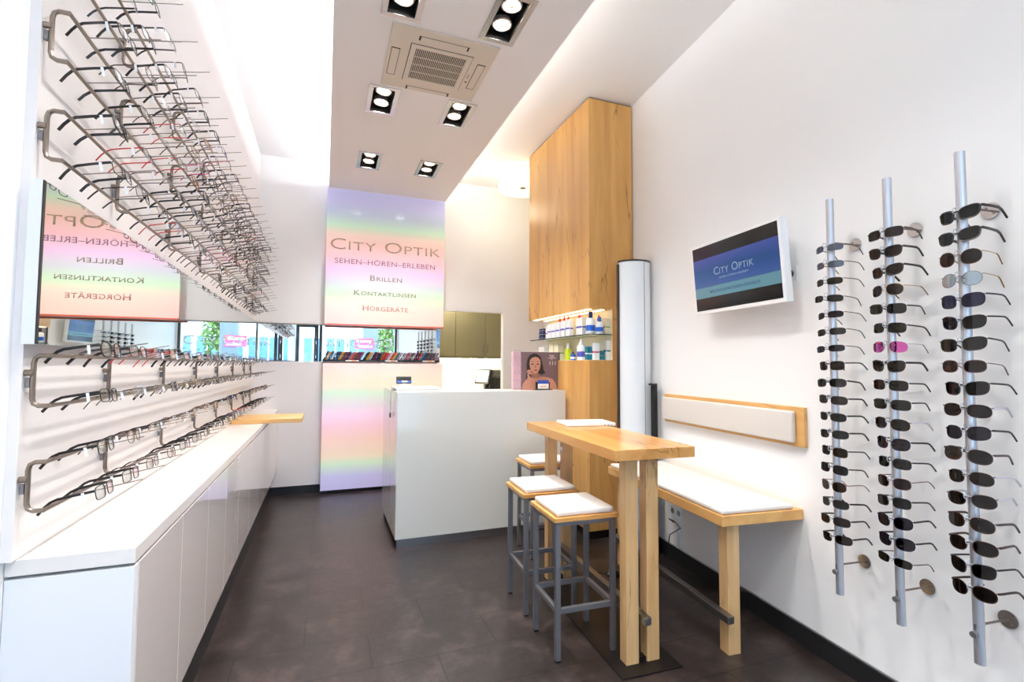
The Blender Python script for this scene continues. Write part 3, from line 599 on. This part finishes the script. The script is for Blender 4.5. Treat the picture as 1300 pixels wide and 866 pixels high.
# cove lights lying on the dropped ceiling board
COVE = emis('cove_light', (238,244,255), 80); COVEW = emis('cove_light_warm', (255,253,246), 17)
for nm, x, mt, lab in (('left',.10,COVE,'cool white light strip on the left edge above the dropped ceiling'),('right',1.30,COVEW,'warm white light strip on the right edge above the dropped ceiling')):
    o = obj('cove_light', G().box((x-.02,YF+.3,DROP+.072),(x+.02,6.1,DROP+.085), mt)); tag(o, lab, 'light')
pl = thing('pendant_lamp', 'round white drum ceiling lamp half hidden behind the wooden column', 'lamp', (2.27,5.62,CEIL))
DR = P('lamp_shade_white', (246,244,232), .5, emit=(255,244,206), es=1.2)
obj('canopy', G().lathe([(.19,-.001),(.19,-.025),(.16,-.03)], P('canopy_white',(240,238,230),.4), 32), pl)
obj('lamp_shade', G().lathe([(.30,-.085),(.31,-.095),(.31,-.225),(.30,-.235)], DR, 40), pl)
obj('rod', G().tube([(-.13,-.02,-.03),(-.13,-.02,-.0845)], .014, P('brass_grey',(150,140,110),.4,.6), 10), pl)
obj('light_aperture', G().lathe([(.04,-.2352),(.04,-.239)], P('aperture_grey',(140,138,120),.5), 20, Matrix.Translation((-.02,-.05,0))), pl)

# ================================================================ BAR TABLE, STOOLS, BENCH
tb = thing('bar_table', 'high narrow beech bar table on paired posts with a black floor plate', 'table', RW(1.12,2.2), RZR+radians(3))
obj('tabletop', G().box((0,0,1.035),(.465,1.26,1.09), TOPW), tb, .003)
for y in (.082, 1.11):
    for x in (.105, .225): obj('post', G().box((x,y,.0085),(x+.072,y+.062,1.0345), POSTW), tb, .002)
    obj('foot_socket', G().box((.178,y+.01,.0085),(.224,y+.05,.03), PLATE), tb)
obj('footrest_bar', G().box((.182,.035,.212),(.22,1.215,.25), STEEL), tb, .002)
obj('floor_plate', G().box((.035,-.0,0),(.375,1.26,.008), PLATE), tb, .001)
tc_ = obj('white_clip', G().box((.198,1.10,.90),(.21,1.106,.925), PLW), tb); tc_.name = 'sticker'
lap = thing('laptop', 'closed white laptop lying on the far end of the bar table', 'laptop', RW(1.42,3.24,1.0905), RZR+radians(-4))
obj('base', G().box((-.175,-.125,.001),(.175,.125,.011), PLW), lap, .003); obj('lid', G().box((-.175,-.125,.0115),(.175,.125,.019), PLW), lap, .003)
obj('port', G().box((.09,-.1258,.004),(.102,-.1249,.008), BLACK), lap); obj('port', G().box((.115,-.1258,.004),(.127,-.1249,.008), BLACK), lap); obj('port', G().box((.14,-.1258,.004),(.147,-.1249,.008), PLG), lap)
obj('logo', G().lathe([(.012,.0191),(.012,.0194)], P('pale_logo',(214,210,208),.3), 16), lap)
def stool(off, s, lab, rz=radians(3)):
    e = thing('bar_stool', lab, 'stool', RW(off,s), RZR+rz, 'bar stools with white cushions'); w, d_ = .345, .335
    for x, y in ((0,0),(w-.027,0),(0,d_-.027),(w-.027,d_-.027)):
        lg = obj('leg', G().box((x,y,.008),(x+.027,y+.027,.699), STEELD), e, .0015); obj('foot_cap', G().box((x+.001,y+.001,0),(x+.026,y+.026,.0079), BLACK), lg)
    z = .235
    for a, b in (((.027,.004,z),(w-.027,.024,z+.028)),((.027,d_-.024,z),(w-.027,d_-.004,z+.028)),((.004,.027,z),(.024,d_-.027,z+.028)),((w-.024,.027,z),(w-.004,d_-.027,z+.028))): obj('footrest', G().box(a,b,STEELD), e, .0015)
    for a, b in (((.027,.004,.675),(w-.027,.024,.6985)),((.027,d_-.024,.675),(w-.027,d_-.004,.6985)),((.004,.027,.675),(.024,d_-.027,.6985)),((w-.024,.027,.675),(w-.004,d_-.027,.6985))): obj('top_rail', G().box(a,b,STEELD), e, .001)
    obj('seat', G().box((-.012,-.012,.6995),(w+.012,d_+.012,.7215), WOODX), e, .002)
    g = G().box((.006,.006,.722),(w-.006,d_-.006,.752), LEATH); obj('cushion', g, e, .011, seg=4)
    return e
stool(.893,2.41,'bar stool with white cushion nearest the camera, left of the table')
stool(.872,2.895,'second bar stool behind the nearest one, left of the table')
stool(1.165,3.70,'farthest bar stool behind the far end of the bar table')
bn = thing('bench', 'beech bench with long white seat cushion along the right wall', 'bench', RW(1.73,2.21), RZR)
BL = OFFW-1.73-.002
obj('seat', G().box((0,0,.672),(BL,1.31,.727), wood('beech_bench',1,(228,180,112),(204,150,84),(140,90,44))), bn, .003)
obj('seat_cushion', G().box((.008,.012,.7275),(BL-.05,1.29,.752), LEATH), bn, .01, seg=4)
for y in (.035, 1.2): obj('leg', G().box((.055,y,0),(.13,y+.068,.6715), POSTW), bn, .002)
obj('footrest_bar', G().box((.016,-.012,.184),(.0545,1.29,.222), STEEL), bn, .002)
br = thing('wall_cushion', 'white padded backrest on a beech board mounted on the right wall', 'backrest', RW(OFFW,2.17,1.064), RZR)
obj('board', G().box((-.022,0,0),(-.0008,1.345,.217), wood('beech_back',1,(228,184,118),(206,154,90),(150,100,52))), br, .002)
obj('cushion', G().box((-.056,.052,.02),(-.0225,1.335,.193), LEATH), br, .01, seg=4)

# ================================================================ RIGHT WALL
tv = thing('television', 'white framed wall television tilted forward showing the shop slide', 'television', RW(2.1,2.55,2.083), RZR)
M = Matrix.Rotation(radians(-4.5), 4, 'Y')
# screen faces -x (into the room); y runs along the wall
obj('housing', G().box((0,-.392,-.232),(.05,.392,.232), PLW, M), tv, .004)
obj('screen', G().box((-.0014,-.373,-.208),(-.0002,.373,.217), P('black_screen',(8,8,10),.12), M), tv)
def tvgrad():
    m_, nt, b = nodes('slide_blue'); L = nt.links.new
    tc = N(nt,'ShaderNodeTexCoord'); sx = N(nt,'ShaderNodeSeparateXYZ'); L(tc.outputs['Object'], sx.inputs[0])
    mr = N(nt,'ShaderNodeMapRange'); L(sx.outputs['Z'], mr.inputs['Value']); mr.inputs['From Min'].default_value = -.056; mr.inputs['From Max'].default_value = .135
    r = ramp(nt, [(0,lin((62,104,176))),(.25,lin((44,92,168))),(.55,lin((20,84,150))),(1,lin((74,92,180)))]); L(mr.outputs[0], r.inputs[0])
    b.inputs['Base Color'].default_value = (0,0,0,1); b.inputs['Roughness'].default_value = .15; L(r.outputs[0], b.inputs['Emission Color']); b.inputs['Emission Strength'].default_value = .62; return m_
obj('slide_field', G().box((-.0022,-.373,-.056),(-.0016,.373,.134), tvgrad(), M), tv)
obj('slide_strip', G().box((-.0022,-.373,-.126),(-.0016,.373,-.0565), P('slide_teal',(5,8,10),.15,emit=(112,166,182),es=.6), M), tv)
SW = P('slide_text_pale',(20,20,20),.3,emit=(170,196,226),es=.5); SD = P('slide_text_dark',(10,20,50),.3,emit=(30,70,120),es=.6)
RM = Matrix.Rotation(-pi/2, 4, 'Z')
for body, yc, zc, w_, h_, mt in (('City Optik',-.005,.036,.35,.05,SW),('sehen–hören–erleben'.upper(),-.005,-.012,.26,.012,SW),('BRILLEN  KONTAKTLINSEN  HÖRGERÄTE',0,-.091,.44,.02,SD)):
    me = text_mesh(body, w_, h_, mt, .0006); o = link('slide_lettering', me, tv); o.matrix_local = M @ Matrix.Translation((-.0023,yc,zc)) @ RM
obj('wall_arm', G().box((.045,-.06,-.06),(.149,.06,.06), PLG), tv)
def socket(name, s, z, n, label):
    e = thing(name, label, 'socket', RW(OFFW,s,z), RZR)
    for i in range(n):
        f = obj('cover_plate', G().box((-.009,-.04+i*.0815,-.04),(-.0006,.04+i*.0815,.04), PLW), e, .002)
        obj('recess', G().tube([(-.0098,i*.0815,0),(-.0091,i*.0815,0)], .022, P('socket_grey',(150,150,150),.5), 20), f)
        for zz in (-.009,.009): obj('contact', G().tube([(-.0104,i*.0815+zz,0),(-.0099,i*.0815+zz,0)], .003, BLACK, 8), f)
    return e
e = socket('wall_socket', 2.25, 2.025, 1, 'white wall socket with black plug right of the television')
o = obj('plug', G().tube([(-.045,0,0),(-.0105,0,0)], .019, BLACK, 16), None, 0, RW(OFFW,2.25,2.025), (0,0,RZR)); tag(o, 'round black plug in the socket beside the television', 'plug')
socket('wall_socket', 3.36, .375, 2, 'white double wall socket under the bench')
o = obj('cable_duct', G().box((-.018,-.013,.113),(-.0006,.013,.315), PLW), None, .002, RW(OFFW,3.375,0), (0,0,RZR)); tag(o, 'white vertical cable duct below the double socket', 'cable duct')
o = obj('black_cable', G().tube([(-.012,.06,.29),(-.03,.1,.31),(-.04,.0,.315),(-.06,-.1,.30),(-.05,.06,.2),(-.045,.1,.05),(-.06,.12,.008)], .004, BLACK, 6), None, 0, RW(OFFW,3.36,0), (0,0,RZR)); tag(o, 'black cable hanging from the double socket under the bench', 'cable')
fp = thing('foot_switch', 'black foot switch with cable on the floor under the table', 'switch', RW(1.66,3.3,0), RZR)
obj('body', G().lathe([(.055,0),(.055,.012),(.035,.03),(.01,.034)], BLACK, 20), fp); obj('cable', G().tube([(-.05,.0,.008),(-.14,.1,.005),(-.2,.3,.005),(-.2,.5,.006),(-.15,.62,.05),(-.14,.6,.16)], .004, BLACK, 6), fp)
# white rounded tower before the column, black post beside it
tw = thing('white_tower', 'tall white rounded tower with a dark side strip in front of the column', 'tower', RW(2.094,3.72), RZR)
pf = [(.142*cos(pi+pi*i/16), .04-.12*sin(pi*i/16)) for i in range(17)]
def loop(poly, z0, z1, m): 
    n = len(poly); g = G(); return g.add([(x,y,z) for z in (z0,z1) for x,y in poly],[tuple(reversed(range(n))),tuple(range(n,2*n))]+[(i,(i+1)%n,(i+1)%n+n,i+n) for i in range(n)], m)
obj('shell', loop(pf, .02, 2.375, P('satin_white',(226,230,232),.35,coat=.3)), tw)
obj('top_cap', loop([(x*1.04,y*1.02) for x,y in pf], 2.3755, 2.39, P('dark_cap',(44,42,44),.4)), tw)
obj('side_strip', G().box((-.152,.022,.02),(-.1425,.055,2.36), P('dark_strip',(40,32,34),.4)), tw)
obj('seam', G().tube([(.035,-.0765,.03),(.035,-.0765,2.37)], .0025, P('seam_grey',(110,116,114),.5), 6), tw)
obj('base', loop([(x*1.02,y) for x,y in pf], 0, .0195, BLACKM), tw)
bpst = thing('black_post', 'slim black post standing against the right wall beside the white tower', 'post', RW(2.185,3.6), RZR)
obj('post', G().tube([(0,0,.02),(0,0,1.345)], .027, BLACKM, 12), bpst); obj('cap', G().tube([(-.01,0,1.3455),(-.01,0,1.36)], .036, BLACK, 12), bpst); obj('base', G().tube([(0,0,0),(0,0,.0195)], .035, BLACK, 16), bpst)
ux = link('wall_lettering', text_mesh('UVEX', .3, .06, BLACKM, .004, bold=.02)); ux.location = RW(OFFW-.001,.02,1.74); ux.rotation_euler = (0,0,RZR-pi/2)
tag(ux, 'black brand lettering on the right wall near the street', 'lettering')

# ---- sunglasses on three upright poles
def sung(nm, tint, gl=(1,1,1), refl=.03): return glassy(nm, tuple(v*.62 for v in tint), refl, .02, gl, .1)
BRN = sung('brown_lens', (.17,.10,.055)); DBR = sung('dark_brown_lens', (.10,.05,.04)); GRY = sung('grey_lens', (.10,.10,.11)); G15 = sung('green_lens', (.08,.11,.075)); VLT = sung('violet_lens', (.14,.10,.15)); BLV = sung('blue_violet_lens', (.16,.17,.36))
OLV = sung('olive_lens', (.15,.11,.045)); MAG = sung('magenta_mirror_lens', (.2,.04,.12), (.95,.2,.6), .45); BLM = sung('blue_mirror_lens', (.35,.45,.5), (.7,.85,.95), .5); DKB = sung('dark_blue_lens', (.07,.08,.12), (.7,.8,1), .2)
SH = C('shell_brown',(96,58,28)); TORT = C('dark_tortoise',(52,28,18),.25); WH = C('pearl_plastic',(196,190,196),.3); GOLD = C('gold_wire',(190,150,80),.25,1); SILV = C('silver_wire',(190,190,188)); VIOF = C('violet_black',(34,26,52),.25); PNK = C('rosewood',(110,74,74),.3)
def S_(t, w, h, p, r, rim, tmp, lens, **k): d = dict(type=t, w=w, h=h, p=p, r=r, rim=rim, temple=tmp, lens=lens, k=3.8, tz=.0028, tx=.0016, gap=.019, tl=.13); d.update(k); return d
SUN = {
 'wrap_dark': ('dark blue wraparound', S_('rimless',0.0621,0.0336,3.2,.0011,C('gunmetal',(70,68,70)),BLACK,DKB,k=5.2,tz=.0016)),
 'wrap_olive': ('olive wraparound', S_('rimless',0.0621,0.0336,3.4,.0011,C('gunmetal',(70,68,70)),BLACK,OLV,k=5.2,tz=.0016)),
 'wrap_violet': ('violet wraparound', S_('rimless',0.0621,0.0325,3.2,.0011,C('gunmetal',(70,68,70)),BLACK,VLT,k=5.2,tz=.0016)),
 'sport_brown': ('brown lensed black sport', S_('full',0.0621,0.0381,3.2,.0018,BLACK,BLACK,BRN,k=5,tz=.0034)),
 'sport_grey': ('grey lensed black sport', S_('full',0.0610,0.0370,3.0,.0017,BLACK,BLACK,GRY,k=5,tz=.0034)),
 'rect_brown': ('brown lensed rectangular', S_('full',0.0599,0.0403,3.8,.0017,C('dark_brown',(48,30,24)),BLACK,BRN)),
 'rect_olive': ('olive lensed rectangular', S_('full',0.0621,0.0414,3.6,.0015,BLACK,BLACK,OLV)),
 'aviator': ('brown aviator', S_('full',0.0589,0.0470,2.5,.0009,GOLD,GOLD,BRN,trap=.12,lift=-.1,tz=.0011,tip=BLACK)),
 'aviator_magenta': ('magenta mirrored aviator', S_('full',0.0599,0.0470,2.5,.0009,SILV,SILV,MAG,trap=.12,lift=-.1,tz=.0011,tip=BLACK)),
 'wayf_green': ('black green lensed wayfarer style', S_('full',0.0578,0.0470,3.0,.0028,BLACK,BLACK,G15,trap=.2,lift=.16,tz=.0045,tx=.0022,th=.36)),
 'wayf_brown': ('brown lensed black wayfarer style', S_('full',0.0578,0.0448,3.0,.0024,BLACK,BLACK,BRN,trap=.16,lift=.12,tz=.004,tx=.002,th=.36)),
 'round_shell': ('round amber tortoiseshell', S_('full',0.0556,0.0538,2.3,.0014,SH,GOLD,sung('rust_lens',(.16,.06,.03)),tz=.0011,tip=TORT,lift=.06)),
 'round_blue': ('round blue mirrored', S_('full',0.0535,0.0515,2.2,.0009,BLACK,GOLD,BLM,tz=.0010,tip=PNK)),
 'big_violet': ('large blue violet lensed', S_('full',0.0610,0.0493,3.0,.0017,VIOF,VIOF,BLV,lift=.1,tz=.0026,th=.38)),
 'cat_brown': ('brown lensed cat-eye', S_('full',0.0621,0.0470,3.0,.0018,BLACK,BLACK,DBR,lift=.14,trap=.14,th=.38)),
 'fine_brown': ('brown lensed slim rosewood', S_('full',0.0589,0.0448,2.7,.0014,PNK,PNK,BRN,lift=.05,tz=.0016)),
 'oval_brown': ('dark brown oval', S_('full',0.0621,0.0482,2.4,.0022,TORT,TORT,DBR,lift=-.05,tz=.0036,tx=.002)),
 'oval_pearl': ('dark oval pearl hinged', S_('full',0.0621,0.0448,2.5,.0020,TORT,WH,DBR,lift=-.05,tz=.0036,tx=.002)),
 'oval_violet': ('violet lensed dark', S_('full',0.0610,0.0470,2.7,.0019,VIOF,BLACK,VLT,lift=.08,tz=.0032)),
 'rect_grey': ('grey lensed black rectangular', S_('full',0.0599,0.0403,3.4,.0017,BLACK,BLACK,GRY)),
 'narrow_olive': ('narrow olive lensed', S_('half',0.0589,0.0336,3.4,.0013,BLACK,BLACK,OLV,tz=.0016)),
}
SPRO = {}
for k, (nm, st) in SUN.items():
    fr, ln, tp, hp = specs(st); SPRO[k] = dict(frame=fr.mesh('frame'), lens=[q.mesh('lens') for q in ln], temple=[q.mesh('temple') for q in tp], one=merged([fr]+ln+tp).mesh('sunglasses'))
Z1 = [2.073-.0802*i for i in range(18)]
PO = [
 (1.863, 'left pole', ['wrap_dark','wrap_dark','wrap_olive','wrap_olive','wrap_violet','wrap_olive','wrap_violet','rect_brown','sport_brown','sport_brown','sport_grey','sport_grey','rect_brown','rect_grey','fine_brown','sport_grey','sport_brown','sport_brown']),
 (1.585, 'middle pole', ['rect_brown','wayf_brown','wayf_brown','aviator','rect_olive','rect_olive','aviator_magenta','wayf_brown','rect_olive','rect_olive','oval_pearl','oval_violet','rect_grey','fine_brown','rect_grey','oval_violet','oval_violet','narrow_olive']),
 (1.31, 'right pole', ['wayf_green','wayf_green','round_shell','round_blue','big_violet','cat_brown','cat_brown','fine_brown','cat_brown','oval_pearl','oval_violet','oval_brown','oval_pearl','oval_pearl','oval_brown','oval_brown','cat_brown','oval_brown']),
 (1.03, 'fourth pole towards street', None), (.755, 'fifth pole towards street', None)]
PX = 2.095
CLIPM = P('grey_clip', (176,178,184), .35)
clipm = G().tube([(-.024,0,-.002),(-.012,0,0),(0,0,0)], .0022, CLIPM, 6)
clipm.tube([(-.034+.0115*cos(t*pi/7), .001*cos(t*pi/7), .0035+.0115*sin(t*pi/7)) for t in range(14)], .0017, CLIPM, 6, True)
clipm = clipm.mesh('clip')
for s, pn, kinds in PO:
    e = thing('sunglasses_stand', 'satin aluminium sunglasses pole on the right wall, %s' % pn, 'display pole', RW(PX,s,.445), RZR, 'sunglasses poles on the right wall')
    obj('pole', G().tube([(0,0,0),(0,0,1.866)], .0165, ALU, 20).box((-.0175,-.003,.01),(-.0155,.003,1.73), ALU), e)
    for zz in (.135, 1.655):
        ar = obj('arm', G().tube([(.012,0,zz),(.152,0,zz)], .0042, NICK, 10), e)
        dk = obj('wall_disc', G().tube([(.149,0,zz),(.1545,0,zz)], .031, CHROME, 28), ar)
        obj('screw', G().tube([(.1465,.012,zz+.012),(.149,.012,zz+.012)], .004, STEEL, 8).tube([(.1465,-.012,zz-.012),(.149,-.012,zz-.012)], .004, STEEL, 8), dk)
    obj('lock_knob', G().tube([(-.017,0,.105),(-.032,0,.105)], .011, STEELD, 12).box((-.02,-.003,.105),(-.0165,.003,.14), STEELD), e)
    for i in range(18):
        kd = kinds[i] if kinds else random.choice(list(SUN))
        link('clip', clipm, e, (-.004,0,Z1[i]-.445+.006))
        x, y, z = RW(PX-.034+random.uniform(-.004,.003), s+random.uniform(-.006,.006), Z1[i])
        lab = '%s sunglasses on the %s, %s from the top' % (SUN[kd][0], pn, ORD[i+1])
        put_specs('sunglasses', SPRO[kd], lab, 'sunglasses', (x,y,z), (radians(random.uniform(-5,1)),radians(random.uniform(-3,3)),RZR-pi/2+radians(random.uniform(-5,5))), 'sunglasses on the wall poles', kinds is None)

# ================================================================ STREET (seen in the mirrors)
struct('ground_street', G().box((-30,-40,-.14),(40,YF-.12,-.06), P('light_bounce_paving',(206,204,200),.8)))  # asphalt colour made pale to bounce added daylight up onto the ceiling
bl = thing('street_building', 'white office building with window rows across the street', 'building', (4,-19.5,0))
FW = P('facade_white',(236,238,240),.7); WG = P('facade_glass',(92,140,170),.1)
obj('facade', G().box((-16,-4,-.06),(12,0,16), FW), bl)
for iz in range(5):
    for ix in range(18):
        x = -13+ix*1.3; z = 1.2+iz*2.9
        wn = obj('window', G().box((x,.0005,z),(x+1.0,.06,z+1.9), WG), bl)
        obj('mullion', G().box((x+.46,.061,z),(x+.54,.09,z+1.9), FW), wn)
    
ks = thing('grey_pillar', 'grey street pillar with a red and violet sign outside the window', 'pillar', (1.72,-8.2,-.06))
obj('body', G().box((-.28,-.28,0),(.28,.28,4.2), P('pillar_grey',(112,120,122),.6)), ks, .02)
obj('sign', G().box((-.62,.285,2.40),(.12,.31,2.62), P('sign_red',(232,70,90),.5)).box((-.62,.285,2.2),(.12,.31,2.398), P('sign_violet',(170,70,150),.5)).box((-.55,.311,2.46),(.0,.315,2.54), PLW).box((-.45,.311,2.26),(.05,.315,2.33), PLW), ks)
tr = thing('street_tree', 'green leafy street tree outside the shop window', 'tree', (3.1,-15.0,-.06))
obj('trunk', G().tube([(0,0,0),(.05,0,1.2),(0,.05,2.4),(.1,0,3.6)], [.16,.13,.11,.07], P('bark',(90,76,60),.9), 10), tr)
g = G(); LF = [P('leaf_a',(104,140,60),.6), P('leaf_b',(134,164,84),.6), P('leaf_c',(80,112,52),.6)]
for i in range(900):
    u = random.uniform(-1,1); t = random.uniform(0,2*pi); rr = random.random()**.4; q = math.sqrt(1-u*u)
    c = Vector((.85*rr*q*cos(t), .85*rr*q*sin(t), 3.0+1.6*rr*u)); a = Vector((random.gauss(0,1),random.gauss(0,1),random.gauss(0,1))).normalized()*.12; b = a.orthogonal().normalized()*.06
    g.add([c-a,c+b,c+a,c-b],[(0,1,2,3)], random.choice(LF))
obj('foliage', g, tr, smooth=False)
cr = thing('parked_car', 'dark blue car parked on the street outside', 'car', (-.6,-10.5,-.06))
CB = P('car_blue',(52,74,110),.25,.3,1.0)
obj('body', G().prism([(-2.1,.35),(-2.15,.7),(-1.9,.85),(-1.1,.95),(-.5,1.42),(.9,1.45),(1.6,1.0),(2.1,.9),(2.15,.4),(1.8,.3),(-1.8,.3)], -.85, .85, CB), cr, .05)
obj('windows', G().prism([(-.95,.98),(-.45,1.36),(.85,1.38),(1.4,1.02)], -.856, .856, P('car_glass',(20,28,34),.05)), cr)
for x in (-1.35,1.35):
    for y in (-.8,.8): obj('wheel', G().tube([(x,y-.1,.32),(x,y+.1,.32)], .32, BLACKM, 20), cr)

# ================================================================ LIGHT, WORLD, CAMERA
wd = bpy.data.worlds.new('overcast_sky'); SC.world = wd; wd.use_nodes = True; nt = wd.node_tree; bg = nt.nodes['Background']
bg.inputs['Color'].default_value = (.52,.73,1.0,1); bg.inputs['Strength'].default_value = 8.6
po = bpy.data.lights.new('window_portal', 'AREA'); po.shape = 'RECTANGLE'; po.size = 2.7; po.size_y = 3.3; po.energy = 1; po.cycles.is_portal = True
link('window_portal', po, None, (.6,YF-.1,1.75), (radians(-90),0,0))
kl = bpy.data.lights.new('kitchen_light', 'POINT'); kl.energy = 12; kl.color = (1,.95,.85); kl.shadow_soft_size = .12; link('kitchen_light', kl, None, (1.6,6.75,2.5))
pn = bpy.data.lights.new('pendant_light', 'POINT'); pn.energy = 4.5; pn.color = (1,.9,.68); pn.shadow_soft_size = .1; link('pendant_light', pn, None, (1.9,5.7,3.45))

cam = bpy.data.cameras.new('camera'); cam.sensor_width = 36; cam.lens = 625/1300*36; cam.clip_start = .05; cam.clip_end = 200
yaw, pit, rol = radians(20.79), radians(2.86), radians(.3)
f = Vector((sin(yaw)*cos(pit), cos(yaw)*cos(pit), sin(pit))); r = Vector((cos(yaw), -sin(yaw), 0)); u = r.cross(f)
r2 = r*cos(rol)+u*sin(rol); u2 = u*cos(rol)-r*sin(rol)
M = Matrix(((r2.x,u2.x,-f.x,0),(r2.y,u2.y,-f.y,0),(r2.z,u2.z,-f.z,1.5),(0,0,0,1)))
co = link('camera', cam); co.matrix_world = M; SC.camera = co
SC.view_settings.view_transform = 'Standard'; SC.view_settings.look = 'None'; SC.view_settings.exposure = 0.15; SC.view_settings.gamma = 1.0; SC.view_settings.use_curve_mapping = False
cy = SC.cycles; cy.max_bounces = 12; cy.diffuse_bounces = 8; cy.glossy_bounces = 6; cy.transmission_bounces = 4; cy.transparent_max_bounces = 24; cy.sample_clamp_indirect = 12; cy.use_denoising = True; cy.caustics_reflective = False; cy.caustics_refractive = False
